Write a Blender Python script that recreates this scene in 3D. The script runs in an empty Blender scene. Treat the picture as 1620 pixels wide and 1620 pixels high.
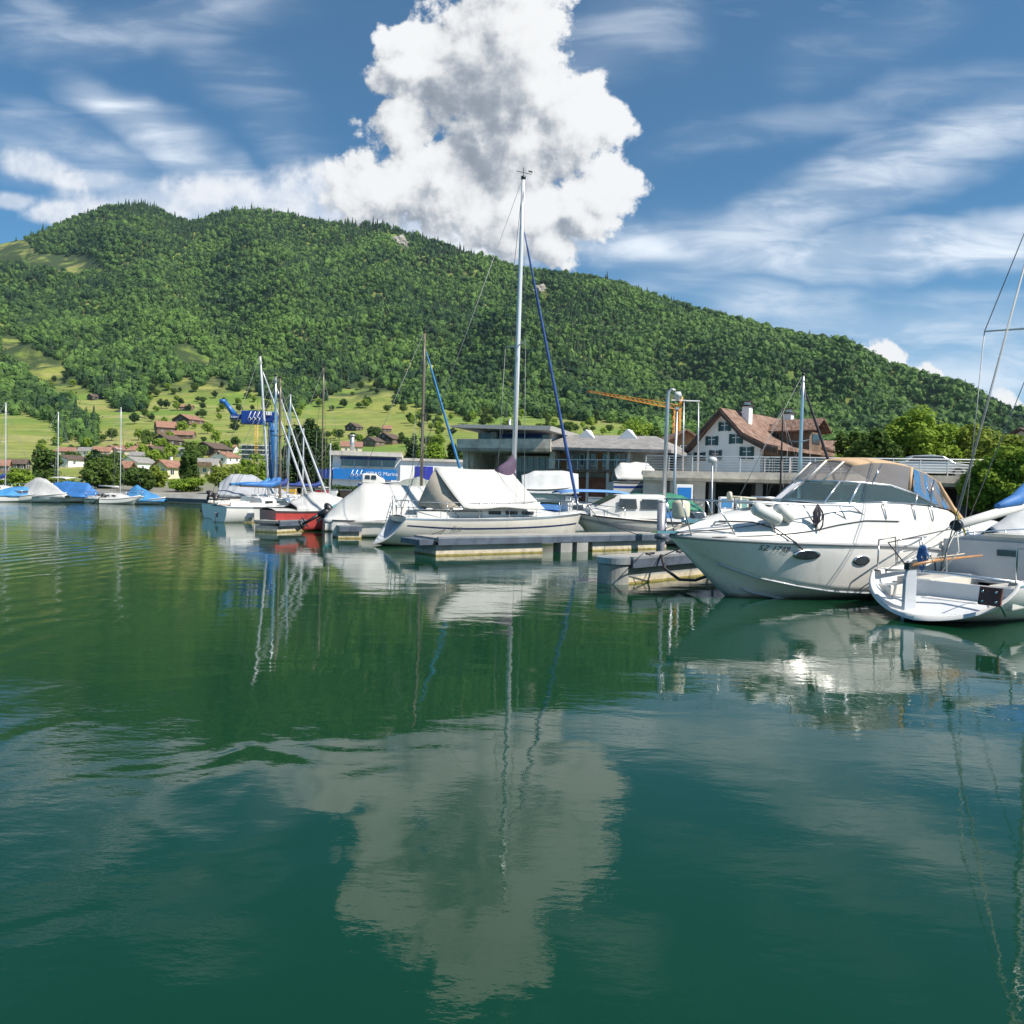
import bpy, math, random
import numpy as np
from mathutils import Vector, Matrix, noise as mn
PI=math.pi
S=bpy.context.scene
COL=S.collection
# ---------------------------------------------------------------- camera
HC=2.1; FPX=1200.0; PITCH=math.radians(1.67); ROLL=math.radians(1.45)
_F=Vector((0,math.cos(PITCH),-math.sin(PITCH))); _R0=Vector((1,0,0)); _U0=Vector((0,math.sin(PITCH),math.cos(PITCH)))
_R=_R0*math.cos(ROLL)+_U0*math.sin(ROLL); _U=_U0*math.cos(ROLL)-_R0*math.sin(ROLL)
cam=bpy.data.cameras.new('camera'); co=bpy.data.objects.new('camera',cam); COL.objects.link(co); S.camera=co
co.matrix_world=Matrix(((_R.x,_U.x,-_F.x,0),(_R.y,_U.y,-_F.y,0),(_R.z,_U.z,-_F.z,HC),(0,0,0,1)))
cam.sensor_width=36; cam.lens=36*FPX/1620; cam.clip_start=.1; cam.clip_end=20000
def ray(px,py): return _F+_R*((px-810)/FPX)+_U*((810-py)/FPX)
def at(px,py,Y):
    d=ray(px,py); k=Y/d.y; return Vector((d.x*k,Y,HC+d.z*k))
def wat(px,py,z=0.):
    d=ray(px,py); k=(z-HC)/d.z; return Vector((d.x*k,d.y*k,z))
def proj(p):
    v=Vector(p)-Vector((0,0,HC)); w=v.dot(_F); return 810+FPX*v.dot(_R)/w, 810-FPX*v.dot(_U)/w
# ---------------------------------------------------------------- exposure, sun, sky
S.view_settings.view_transform='Standard'; S.view_settings.look='None'; S.view_settings.exposure=0.68; S.view_settings.gamma=1
SUN_AZ=math.radians(120); SUN_EL=math.radians(48)   # azimuth clockwise from +Y
sd=Vector((math.sin(SUN_AZ)*math.cos(SUN_EL),math.cos(SUN_AZ)*math.cos(SUN_EL),math.sin(SUN_EL)))
sl=bpy.data.lights.new('sun','SUN'); sl.energy=4.4; sl.angle=math.radians(.5); sl.color=(1,.93,.83)
so=bpy.data.objects.new('sun',sl); COL.objects.link(so); so.rotation_euler=sd.to_track_quat('Z','Y').to_euler(); so.location=(0,0,50)
W=bpy.data.worlds.new('World'); S.world=W; W.use_nodes=True
wn=W.node_tree; wn.nodes.clear()
class NB:
    """small node-graph helper"""
    def __init__(s,t): s.t=t
    def n(s,ty,**k):
        x=s.t.nodes.new(ty)
        for a,b in k.items(): setattr(x,a,b)
        return x
    def link(s,a,b): s.t.links.new(a,b)
    def put(s,sock,v):
        if hasattr(v,'is_output'): s.link(v,sock)
        elif v is not None: sock.default_value=v
    def m(s,op,a,b=None,c=None,clamp=False):
        x=s.n('ShaderNodeMath',operation=op); x.use_clamp=clamp
        s.put(x.inputs[0],a)
        if b is not None: s.put(x.inputs[1],b)
        if c is not None: s.put(x.inputs[2],c)
        return x.outputs[0]
    def v(s,op,a,b=None,scale=None):
        x=s.n('ShaderNodeVectorMath',operation=op); s.put(x.inputs[0],a)
        if b is not None: s.put(x.inputs[1],b)
        if scale is not None: s.put(x.inputs['Scale'],scale)
        return x.outputs[1] if op in('LENGTH','DOT_PRODUCT','DISTANCE') else x.outputs[0]
    def noise(s,vec,scale,detail=5,rough=.5,lac=2.,dist=0.,dim='3D'):
        x=s.n('ShaderNodeTexNoise',noise_dimensions=dim); s.put(x.inputs['Vector'],vec)
        x.inputs['Scale'].default_value=scale; x.inputs['Detail'].default_value=detail
        x.inputs['Roughness'].default_value=rough; x.inputs['Lacunarity'].default_value=lac; x.inputs['Distortion'].default_value=dist
        return x
    def ramp(s,v,a,b,smooth=True):
        x=s.n('ShaderNodeMapRange',interpolation_type='SMOOTHSTEP' if smooth else 'LINEAR'); x.clamp=True
        s.put(x.inputs[0],v); x.inputs[1].default_value=a; x.inputs[2].default_value=b
        return x.outputs[0]
    def mix(s,f,a,b):
        x=s.n('ShaderNodeMix',data_type='RGBA'); s.put(x.inputs[0],f); s.put(x.inputs[6],a); s.put(x.inputs[7],b); return x.outputs[2]
    def comb(s,x,y,z):
        n=s.n('ShaderNodeCombineXYZ'); s.put(n.inputs[0],x); s.put(n.inputs[1],y); s.put(n.inputs[2],z); return n.outputs[0]
    def sep(s,v):
        n=s.n('ShaderNodeSeparateXYZ'); s.put(n.inputs[0],v); return n.outputs
def uv_of(px,py):
    d=ray(px,py); return d.x/d.y, d.z/d.y
EL_CUM=[(745,100,130,115),(655,105,70,70),(640,60,50,50),(820,40,75,90),(800,-15,85,48),(905,190,85,85),(810,220,125,110),(955,285,62,72),(900,340,60,62),(955,190,55,48),(705,300,140,80),(840,330,100,80),(600,300,110,55),(935,310,60,55),(640,205,70,60),(840,140,90,90),(870,395,38,30)]
EL_LOW=[(560,330,190,48),(720,360,170,60),(430,350,120,40),(300,330,150,34),(55,262,46,20),(110,338,60,15),(15,318,34,12),(150,285,50,14)]
EL_SMALL=[(1400,560,62,30),(1460,590,70,34),(1520,625,70,34),(1590,660,60,40)]
def cloud_group():
    g=bpy.data.node_groups.new('cloud_density','ShaderNodeTree')
    g.interface.new_socket('Vector',in_out='INPUT',socket_type='NodeSocketVector')
    g.interface.new_socket('Density',in_out='OUTPUT',socket_type='NodeSocketFloat')
    b=NB(g); gi=b.n('NodeGroupInput'); go=b.n('NodeGroupOutput'); P=gi.outputs[0]
    # warp
    nz=b.noise(P,7.,2,.5,dim='2D'); off=b.v('SCALE',b.v('SUBTRACT',nz.outputs['Color'],(.5,.5,.5)),scale=.05)
    Pw=b.v('ADD',P,off)
    acc=None
    for (els,soft) in ((EL_CUM,1.),(EL_SMALL,.0)):
        for (cx,cy,rx,ry) in els:
            u,e=uv_of(cx,cy)
            d=b.v('MULTIPLY',b.v('SUBTRACT',Pw,(u,e,0)),(FPX/rx,FPX/ry,0))
            L=b.v('LENGTH',d); v=b.m('SUBTRACT',1. if soft else .72,L)
            if acc is None: acc=v
            else: acc=b.m('SMOOTH_MAX',acc,v,.25)
    n1=b.noise(P,26,7,.68,dim='2D'); bil=b.m('SUBTRACT',n1.outputs['Fac'],.5)
    n2=b.noise(P,9,2,.5,dim='2D')
    vo=b.n('ShaderNodeTexVoronoi',feature='SMOOTH_F1',voronoi_dimensions='2D'); b.put(vo.inputs['Vector'],Pw); vo.inputs['Scale'].default_value=22; vo.inputs['Detail'].default_value=2; vo.inputs['Smoothness'].default_value=.6
    puff=b.m('SUBTRACT',.42,vo.outputs['Distance'])
    x=b.m('MULTIPLY_ADD',bil,1.25,b.m('MULTIPLY_ADD',acc,1.25,.24))
    x=b.m('MULTIPLY_ADD',b.m('SUBTRACT',n2.outputs['Fac'],.5),.55,x)
    x=b.m('MULTIPLY_ADD',puff,.5,x)
    b.link(x,go.inputs[0]); return g
def build_world():
    b=NB(wn); out=b.n('ShaderNodeOutputWorld'); bg=b.n('ShaderNodeBackground'); bg.inputs['Strength'].default_value=.115
    b.link(bg.outputs[0],out.inputs[0])
    sky=b.n('ShaderNodeTexSky',sky_type='NISHITA'); sky.sun_disc=False; sky.sun_elevation=SUN_EL; sky.sun_rotation=SUN_AZ
    sky.altitude=400; sky.air_density=1.0; sky.dust_density=.3; sky.ozone_density=4.5
    tc=b.n('ShaderNodeTexCoord'); x,y,z=b.sep(tc.outputs['Generated'])
    ay=b.m('MAXIMUM',b.m('ABSOLUTE',y),.05)
    u=b.m('DIVIDE',x,ay); e=b.m('DIVIDE',z,ay); P=b.comb(u,e,b.m('MULTIPLY',b.m('SIGN',y),0.))
    g=cloud_group()
    def dens(vec):
        n=b.n('ShaderNodeGroup'); n.node_tree=g; b.put(n.inputs[0],vec); return n.outputs[0]
    d0=dens(P); d1=dens(b.v('ADD',P,(.013,.016,0))); d2=dens(b.v('ADD',P,(.045,.055,0)))
    alpha=b.ramp(d0,.02,.34)
    cl=lambda d: b.m('MINIMUM',b.m('MAXIMUM',d,0.),1.7)
    r1=b.m('SUBTRACT',cl(d0),cl(d1)); r2=b.m('SUBTRACT',cl(d0),cl(d2))
    thick=b.ramp(b.noise(P,4.5,3,.5,dim='2D').outputs['Fac'],.40,.66)
    lum=b.m('MULTIPLY_ADD',r1,.62,.88); lum=b.m('MULTIPLY_ADD',r2,.32,lum); lum=b.m('MULTIPLY_ADD',b.m('MULTIPLY',thick,b.ramp(d0,.2,1.3)),-.34,lum)
    cu_,ce_=uv_of(785,178); core=b.m('SUBTRACT',1.,b.v('LENGTH',b.v('MULTIPLY',b.v('SUBTRACT',P,(cu_,ce_,0)),(FPX/170,FPX/120,0)))); core=b.ramp(b.m('MULTIPLY_ADD',b.m('SUBTRACT',b.noise(P,13,5,.6,dim='2D').outputs['Fac'],.5),1.6,core),-.1,.75)
    lum=b.m('MULTIPLY_ADD',core,-.33,lum); lum=b.m('MULTIPLY_ADD',b.ramp(lum,-.1,1.15),.62,.36)
    ccol=b.mix(b.ramp(lum,.4,.9),(3.1,3.5,4.1,1),(5.4,5.45,5.5,1))
    ccol=b.v('SCALE',ccol,scale=b.m('MULTIPLY_ADD',lum,.75,.22))
    # cirrus: streaks drawn out along two directions
    def streak(ang,sc,sx,sy,seed,lo,hi):
        m_=b.n('ShaderNodeMapping'); b.put(m_.inputs[0],P); m_.inputs['Rotation'].default_value=(0,0,ang); m_.inputs['Scale'].default_value=(sx,sy,1); m_.inputs['Location'].default_value=(seed,seed*.7,seed)
        n=b.noise(m_.outputs[0],sc,6,.58,dist=.35,dim='2D'); return b.ramp(n.outputs['Fac'],lo,hi)
    def band(px0,py0,px1,py1,w):
        u0,e0=uv_of(px0,py0); u1,e1=uv_of(px1,py1); L=math.hypot(u1-u0,e1-e0); tx,ty=(u1-u0)/L,(e1-e0)/L
        dv=b.v('SUBTRACT',P,(u0,e0,0)); c=b.v('DOT_PRODUCT',dv,(-ty,tx,0)); a=b.v('DOT_PRODUCT',dv,(tx/L,ty/L,0))
        n=bandn; c=b.m('MULTIPLY_ADD',b.m('SUBTRACT',n.outputs['Fac'],.5),.09,c)
        cr=b.m('SUBTRACT',1.,b.ramp(b.m('ABSOLUTE',c),0.,w/FPX)); 
        en=b.m('MULTIPLY',b.ramp(a,-.25,.15),b.m('SUBTRACT',1.,b.ramp(a,.85,1.3)))
        return b.m('MULTIPLY',cr,en)
    fine=streak(-.35,6,1.,4.5,1.3,.32,.72); fine2=streak(.55,5,1.,5.,4.1,.38,.78)
    bandn=b.noise(P,5,3,.5,dim='2D')
    bands=None
    for (p,wt,f) in (((930,405,1700,370,56),1.0,fine),((1000,470,1180,410,60),.45,fine),((1050,400,1640,190,85),.75,fine),((1640,110,1050,230,60),.28,fine),((1150,480,1640,520,90),.72,fine),((1000,620,1700,600,110),.75,fine),
                     ((130,130,420,330,62),.95,fine2),((0,200,300,330,100),.55,fine2),((300,60,500,280,90),.30,fine2),((0,50,420,20,70),.45,fine),((860,130,1080,20,120),.45,fine),((1250,120,1500,0,90),.25,fine2)):
        v=b.m('MULTIPLY',b.m('MULTIPLY',band(*p),wt),b.m('MULTIPLY_ADD',f,.62,.38))
        bands=v if bands is None else b.m('SMOOTH_MAX',bands,v,.1)
    bands=b.m('MAXIMUM',bands,b.m('MULTIPLY',fine,b.m('MULTIPLY',streak(.1,1.5,1,1.6,9.,.5,.72),.18)))
    low=None
    for (cx,cy,rx,ry) in EL_LOW:
        uu,ee=uv_of(cx,cy); d=b.v('LENGTH',b.v('MULTIPLY',b.v('SUBTRACT',P,(uu,ee,0)),(FPX/rx/1.5,FPX/ry/1.6,0))); v=b.m('SUBTRACT',1.,d)
        low=v if low is None else b.m('SMOOTH_MAX',low,v,.3)
    nl=b.noise(P,11,5,.6,dim='2D'); nlf=nl.outputs['Fac']
    lowa=b.m('MULTIPLY',b.ramp(b.m('MULTIPLY_ADD',b.m('SUBTRACT',nlf,.5),1.2,low),-.05,.55),.9)
    lowc=b.mix(b.ramp(nlf,.38,.66),(3.2,3.7,4.5,1),(5.2,5.3,5.5,1))
    hz=b.ramp(e,.45,-.02); skyc=b.mix(b.m('MULTIPLY',hz,.22),b.v('MULTIPLY',sky.outputs[0],(.11,.47,.58)),(3.6,4.7,6.0,1))
    c=b.mix(bands,skyc,(4.9,5.3,5.8,1)); c=b.mix(lowa,c,lowc); c=b.mix(alpha,c,ccol)
    b.link(c,bg.inputs[0])
build_world(); W.cycles.sampling_method='MANUAL'; W.cycles.sample_map_resolution=256
# ---------------------------------------------------------------- materials
MATS={}
def M(name,col,rough=.55,metal=0.,amt=.12,scale=3.,bump=0.,bscale=30.,spec=.5,coat=0.,col2=None,detail=5,stain=0):
    if name in MATS: return MATS[name]
    m=bpy.data.materials.new(name); m.use_nodes=True; t=m.node_tree; b=NB(t); p=t.nodes['Principled BSDF']
    tc=b.n('ShaderNodeTexCoord'); nz=b.noise(tc.outputs['Object'],scale,detail,.6)
    c2=col2 if col2 else tuple(min(1,c*(1+amt)) for c in col); c1=tuple(c*(1-amt) for c in col) if not col2 else col
    cc_=b.mix(b.ramp(nz.outputs['Fac'],.3,.7),(*c1,1),(*c2,1))
    if stain:   # weed line at the water and faint vertical run marks
        x_,y_,z_=b.sep(tc.outputs['Object']); mp_=b.n('ShaderNodeMapping'); b.put(mp_.inputs[0],tc.outputs['Object']); mp_.inputs['Scale'].default_value=(9,9,.8)
        n3=b.noise(mp_.outputs[0],1.,4,.6).outputs['Fac']; cc_=b.mix(b.m('MULTIPLY',b.ramp(n3,.52,.75),.22),cc_,(.33,.31,.26,1))
        cc_=b.mix(b.m('MULTIPLY',b.ramp(b.m('MULTIPLY_ADD',n3,.10,z_),.15,.05),.75),cc_,(.26,.22,.11,1))
    b.link(cc_,p.inputs['Base Color'])
    p.inputs['Roughness'].default_value=rough; p.inputs['Metallic'].default_value=metal; p.inputs['Specular IOR Level'].default_value=spec
    p.inputs['Coat Weight'].default_value=coat
    if bump:
        bn=b.n('ShaderNodeBump'); bn.inputs['Strength'].default_value=bump; bn.inputs['Distance'].default_value=.02
        n2=b.noise(tc.outputs['Object'],bscale,4,.6); b.link(n2.outputs['Fac'],bn.inputs['Height']); b.link(bn.outputs[0],p.inputs['Normal'])
    MATS[name]=m; return m
def glass_mat(name,tint,refl=.08,trans=.7,rough=.02,bumps=.12,ior=1.45):
    if name in MATS: return MATS[name]
    m=bpy.data.materials.new(name); m.use_nodes=True; t=m.node_tree; t.nodes.clear(); b=NB(t)
    out=b.n('ShaderNodeOutputMaterial'); tr=b.n('ShaderNodeBsdfTransparent'); tr.inputs[0].default_value=(*[c*trans for c in tint],1)
    gl=b.n('ShaderNodeBsdfGlossy'); gl.inputs['Roughness'].default_value=rough; gl.inputs[0].default_value=(.9,.92,.95,1)
    df=b.n('ShaderNodeBsdfDiffuse'); df.inputs[0].default_value=(*[c*.85 for c in tint],1)
    fr=b.n('ShaderNodeFresnel'); fr.inputs[0].default_value=ior
    nz=b.noise(b.n('ShaderNodeTexCoord').outputs['Object'],6,4,.6)
    bn=b.n('ShaderNodeBump'); bn.inputs['Strength'].default_value=bumps; bn.inputs['Distance'].default_value=.03; b.link(nz.outputs['Fac'],bn.inputs['Height']); b.link(bn.outputs[0],gl.inputs['Normal'])
    m1=b.n('ShaderNodeMixShader'); m1.inputs[0].default_value=refl; b.link(tr.outputs[0],m1.inputs[1]); b.link(df.outputs[0],m1.inputs[2])
    m2=b.n('ShaderNodeMixShader'); b.link(b.m('ADD',fr.outputs[0],.02),m2.inputs[0]); b.link(m1.outputs[0],m2.inputs[1]); b.link(gl.outputs[0],m2.inputs[2])
    b.link(m2.outputs[0],out.inputs[0]); MATS[name]=m; return m
gel=M('white_gelcoat',(.68,.665,.63),.25,amt=.05,scale=1.5,coat=.2,stain=1)
gelw=M('warm_gelcoat',(.62,.585,.52),.3,amt=.05,scale=1.5,coat=.2,stain=1)
gelg=M('grey_gelcoat',(.40,.43,.46),.28,amt=.05,scale=1.5,coat=.3)
nonskid=M('nonskid_deck',(.56,.57,.56),.6,amt=.06,scale=2,bump=.3,bscale=90)
redpaint=M('red_hull_paint',(.40,.055,.05),.35,amt=.1,coat=.1)
bluepaint=M('blue_hull_paint',(.02,.06,.28),.3,amt=.1)
antifoul=M('dark_antifouling',(.03,.035,.04),.6,amt=.3)
cream=M('cream_canvas',(.56,.55,.52),.85,amt=.08,scale=1.2,bump=.3,bscale=14)
tan=M('tan_canvas',(.50,.34,.20),.85,amt=.1,scale=1.2,bump=.4,bscale=12)
whitetarp=M('white_tarpaulin',(.44,.44,.43),.65,amt=.09,scale=1.,bump=.9,bscale=3.5)
greytarp=M('grey_tarpaulin',(.34,.36,.39),.7,amt=.12,scale=1.,bump=.6,bscale=4)
palegrey=M('pale_grey_tarpaulin',(.52,.53,.53),.7,amt=.08,scale=1.,bump=.6,bscale=4)
bluetarp=M('blue_tarpaulin',(.035,.15,.40),.6,amt=.2,scale=1.3,bump=.6,bscale=4)
skytarp=M('light_blue_tarpaulin',(.05,.22,.46),.6,amt=.18,scale=1.3,bump=.6,bscale=4)
navytarp=M('navy_tarpaulin',(.015,.04,.20),.65,amt=.2,bump=.6,bscale=4)
greentarp=M('green_tarpaulin',(.03,.18,.11),.65,amt=.2,bump=.6,bscale=4)
turqtarp=M('turquoise_tarpaulin',(.05,.38,.42),.6,amt=.12,bump=.6,bscale=4)
purpletarp=M('purple_sailcover',(.10,.065,.11),.8,amt=.2,bump=.6,bscale=5)
alu=M('brushed_aluminium',(.62,.64,.66),.32,.9,amt=.06,scale=2)
mastw=M('white_mast_paint',(.66,.67,.68),.35,.2,amt=.05,scale=1)
brownmast=M('bronze_anodised_mast',(.22,.17,.12),.4,.4,amt=.1,scale=1)
steel=M('stainless_steel',(.55,.56,.58),.22,1.,amt=.05)
wire=M('rigging_wire',(.22,.23,.24),.5,.5,amt=.05)
blackp=M('black_plastic',(.02,.02,.022),.4,amt=.2)
rubber=M('dark_rubber',(.035,.035,.038),.7,amt=.2)
rope_d=M('dark_rope',(.05,.045,.06),.9,amt=.3,scale=30,bump=.6,bscale=80)
rope_b=M('blue_rope',(.06,.16,.36),.9,amt=.3,scale=30)
rope_w=M('white_rope',(.6,.57,.5),.9,amt=.15,scale=30)
rope_y=M('yellow_rope',(.55,.40,.05),.9,amt=.15,scale=30)
teak=M('varnished_wood',(.40,.20,.08),.35,amt=.25,scale=8)
mahog=M('mahogany_board',(.14,.045,.025),.35,amt=.25,scale=7)
shade_glass=M('dark_window_glass',(.03,.04,.045),.06,amt=.2,spec=.8)
clearv=glass_mat('clear_vinyl',(.86,.80,.76),.24,1.0,.06,.4,1.22)
tintg=glass_mat('tinted_glass',(.50,.72,.72),.12,.80)
bglass=glass_mat('boat_glass',(.35,.42,.45),.15,.5)
concrete=M('weathered_concrete',(.60,.53,.44),.85,amt=.28,scale=1.1,bump=.4,bscale=6,detail=8)
concl=M('pale_concrete',(.54,.51,.46),.85,amt=.18,scale=.8,bump=.3,bscale=6)
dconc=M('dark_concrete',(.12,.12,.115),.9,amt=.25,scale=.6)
dockgrey=M('dock_steel',(.34,.36,.38),.45,.5,amt=.15,scale=2)
dockdark=M('dock_dark_edge',(.08,.10,.135),.5,amt=.25,scale=2)
dockdeck=M('dock_planking',(.33,.31,.28),.8,amt=.2,scale=5,bump=.4,bscale=20)
floatm=M('dock_float_concrete',(.30,.30,.28),.8,amt=.2,scale=1.4)
algae=M('algae_waterline',(.26,.21,.06),.8,amt=.3,scale=6)
algae2=M('pale_waterline_band',(.50,.44,.33),.8,amt=.2,scale=6)
galv=M('galvanised_steel',(.50,.51,.53),.4,.7,amt=.1,scale=2)
wplaster=M('white_render',(.88,.88,.87),.9,amt=.05,scale=.6)
cplaster=M('cream_render',(.66,.58,.42),.9,amt=.08,scale=.6)
gplaster=M('grey_render',(.45,.46,.46),.9,amt=.08,scale=.6)
oplaster=M('orange_timber_cladding',(.45,.22,.10),.85,amt=.18,scale=1.)
dwood=M('dark_timber',(.055,.04,.033),.8,amt=.3,scale=2)
bwood=M('brown_timber',(.17,.11,.075),.8,amt=.3,scale=2)
orangep=M('crane_orange_paint',(.75,.30,.04),.45,amt=.1)
yellowp=M('yellow_paint',(.75,.45,.05),.45,amt=.1)
craneb=M('crane_blue_paint',(.012,.045,.25),.4,amt=.1,scale=.5)
craneb2=M('crane_light_blue_paint',(.025,.13,.36),.4,amt=.1,scale=.5)
signb=M('sign_blue',(.015,.17,.50),.4,amt=.05,scale=.3)
whitep=M('white_paint',(.80,.80,.80),.5,amt=.03)
redp=M('red_paint',(.45,.03,.03),.45,amt=.1)
greenshut=M('green_shutter_paint',(.02,.075,.07),.6,amt=.2)
def roof_mat(name,c1,c2,rows=4.,rz=0.):
    m=bpy.data.materials.new(name); m.use_nodes=True; b=NB(m.node_tree); p=m.node_tree.nodes['Principled BSDF']
    tc=b.n('ShaderNodeTexCoord'); n1=b.noise(tc.outputs['Object'],.9,8,.7); n2=b.noise(tc.outputs['Object'],9,3,.7)
    br=b.n('ShaderNodeTexBrick'); br.inputs['Scale'].default_value=rows
    x,y,z=b.sep(tc.outputs['Object']); b.put(br.inputs['Vector'],b.comb(x,b.m('ADD',y,b.m('MULTIPLY',z,.8)),0.))
    br.inputs['Color1'].default_value=(*c1,1); br.inputs['Color2'].default_value=(*c2,1); br.inputs['Mortar'].default_value=(*[c*.35 for c in c1],1)
    br.inputs['Mortar Size'].default_value=.03; br.inputs['Brick Width'].default_value=.9; br.inputs['Row Height'].default_value=.9
    mx=b.n('ShaderNodeMix',data_type='RGBA',blend_type='MULTIPLY'); mx.inputs[0].default_value=1
    b.link(br.outputs[0],mx.inputs[6]); f=b.m('MULTIPLY_ADD',n1.outputs['Fac'],1.1,b.m('MULTIPLY',n2.outputs['Fac'],.7)); cc=b.n('ShaderNodeCombineColor')
    for i in range(3): b.link(f,cc.inputs[i])
    b.link(cc.outputs[0],mx.inputs[7]); b.link(mx.outputs[2],p.inputs['Base Color']); p.inputs['Roughness'].default_value=.9; MATS[name]=m; return m
rbrown=roof_mat('brown_roof_tiles',(.17,.095,.068),(.34,.22,.165),3.4)
rred=roof_mat('red_roof_tiles',(.29,.14,.095),(.38,.21,.15),2.)
rgrey=roof_mat('grey_roof_slates',(.26,.25,.24),(.36,.34,.32),2.4)
rdark=roof_mat('dark_brown_roof_tiles',(.10,.07,.055),(.16,.11,.085),2.)
brick=roof_mat('red_brick',(.26,.10,.07),(.34,.16,.11),5.)
# ---------------------------------------------------------------- mesh building
class MB:
    def __init__(s): s.v=[]; s.f=[]; s.mi=[]; s.sm=[]; s.cur=0; s.smooth=False
    def mat(s,i): s.cur=i; return s
    def _add(s,vs,fs,smooth=None):
        o=len(s.v); s.v+= [tuple(v) for v in vs]; sm=s.smooth if smooth is None else smooth
        for f in fs: s.f.append(tuple(i+o for i in f)); s.mi.append(s.cur); s.sm.append(sm)
        return s
    def box(s,c,d,rz=0.,rx=0.,ry=0.):
        hx,hy,hz=d[0]/2,d[1]/2,d[2]/2
        R=Matrix.Rotation(rz,3,'Z')@Matrix.Rotation(ry,3,'Y')@Matrix.Rotation(rx,3,'X')
        vs=[Vector(c)+R@Vector((x,y,z)) for x in(-hx,hx) for y in(-hy,hy) for z in(-hz,hz)]
        return s._add(vs,[(0,1,3,2),(4,6,7,5),(0,4,5,1),(2,3,7,6),(0,2,6,4),(1,5,7,3)],False)
    def b2(s,a,b): return s.box([(a[i]+b[i])/2 for i in range(3)],[abs(b[i]-a[i]) for i in range(3)])
    def tube(s,pts,r,n=8,caps=True,smooth=True):
        pts=[Vector(p) for p in pts]; rr=r if isinstance(r,(list,tuple)) else [r]*len(pts); rings=[]
        ref=None
        for i,p in enumerate(pts):
            d=(pts[min(i+1,len(pts)-1)]-pts[max(i-1,0)]); d=d.normalized() if d.length>1e-9 else Vector((0,0,1))
            if ref is None: ref=Vector((0,0,1)) if abs(d.z)<.9 else Vector((1,0,0))
            a=d.cross(ref).normalized(); b=d.cross(a).normalized(); ref=a.cross(d)*1.0 if False else ref
            if abs(d.dot(ref))>.98: ref=Vector((1,0,0)) if abs(d.x)<.9 else Vector((0,1,0)); a=d.cross(ref).normalized(); b=d.cross(a).normalized()
            rings.append([p+a*rr[i]*math.cos(2*PI*k/n)+b*rr[i]*math.sin(2*PI*k/n) for k in range(n)])
        return s.loft(rings,True,caps,smooth)
    def cyl(s,c,r,h,n=16,r2=None): c=Vector(c); return s.tube([c,c+Vector((0,0,h))],[r,r if r2 is None else r2],n)
    def loft(s,rings,closed=True,caps=True,smooth=True):
        n=len(rings[0]); vs=[v for r in rings for v in r]; fs=[]
        for i in range(len(rings)-1):
            for k in range(n if closed else n-1):
                k2=(k+1)%n; fs.append((i*n+k,i*n+k2,(i+1)*n+k2,(i+1)*n+k))
        s._add(vs,fs,smooth)
        if caps and closed:
            o=len(s.v)-len(vs)
            s.f.append(tuple(o+k for k in reversed(range(n)))); s.mi.append(s.cur); s.sm.append(False)
            s.f.append(tuple(o+(len(rings)-1)*n+k for k in range(n))); s.mi.append(s.cur); s.sm.append(False)
        return s
    def prism(s,poly,axis,a,b):
        """2D polygon extruded along axis ('x','y','z') from a to b"""
        def P(p,t): return {'x':(t,p[0],p[1]),'y':(p[0],t,p[1]),'z':(p[0],p[1],t)}[axis]
        n=len(poly); vs=[P(p,a) for p in poly]+[P(p,b) for p in poly]
        fs=[tuple(range(n))[::-1],tuple(range(n,2*n))]+[(i,(i+1)%n,n+(i+1)%n,n+i) for i in range(n)]
        return s._add(vs,fs,False)
    def slab(s,pts,t):
        """quad/polygon given thickness along its normal"""
        P=[Vector(p) for p in pts]; nrm=(P[1]-P[0]).cross(P[2]-P[0]).normalized()*t; n=len(P)
        return s._add(P+[p-nrm for p in P],[tuple(range(n)),tuple(range(n,2*n))[::-1]]+[(i,n+i,n+(i+1)%n,(i+1)%n) for i in range(n)],False)
    def ball(s,c,r,n=12,m=8,sc=(1,1,1)):
        c=Vector(c); rings=[[c+Vector((math.cos(2*PI*k/n)*math.sin(PI*j/m)*r*sc[0],math.sin(2*PI*k/n)*math.sin(PI*j/m)*r*sc[1],math.cos(PI*j/m)*r*sc[2])) for k in range(n)] for j in range(m+1)]
        return s.loft(rings,True,False,True)
    def build(s,name,mats,parent=None,bevel=0.,solid=0.):
        me=bpy.data.meshes.new(name); me.from_pydata(s.v,[],s.f)
        if not isinstance(mats,(list,tuple)): mats=[mats]
        for m in mats: me.materials.append(m)
        me.polygons.foreach_set('material_index',s.mi); me.polygons.foreach_set('use_smooth',s.sm); me.update()
        o=bpy.data.objects.new(name,me); COL.objects.link(o)
        if parent: o.parent=parent
        if solid: md=o.modifiers.new('solid','SOLIDIFY'); md.thickness=solid; md.offset=0
        if bevel: md=o.modifiers.new('bevel','BEVEL'); md.width=bevel; md.segments=2; md.limit_method='ANGLE'; md.angle_limit=math.radians(40)
        return o
def tag(o,label=None,cat=None,group=None,kind=None):
    if label: o['label']=label
    if cat: o['category']=cat
    if group: o['group']=group
    if kind: o['kind']=kind
    return o
def thing(name,label,cat,loc=(0,0,0),rz=0.,group=None):
    o=bpy.data.objects.new(name,None); COL.objects.link(o); o.location=loc; o.rotation_euler=(0,0,rz); o.empty_display_size=.2
    return tag(o,label,cat,group)
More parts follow.
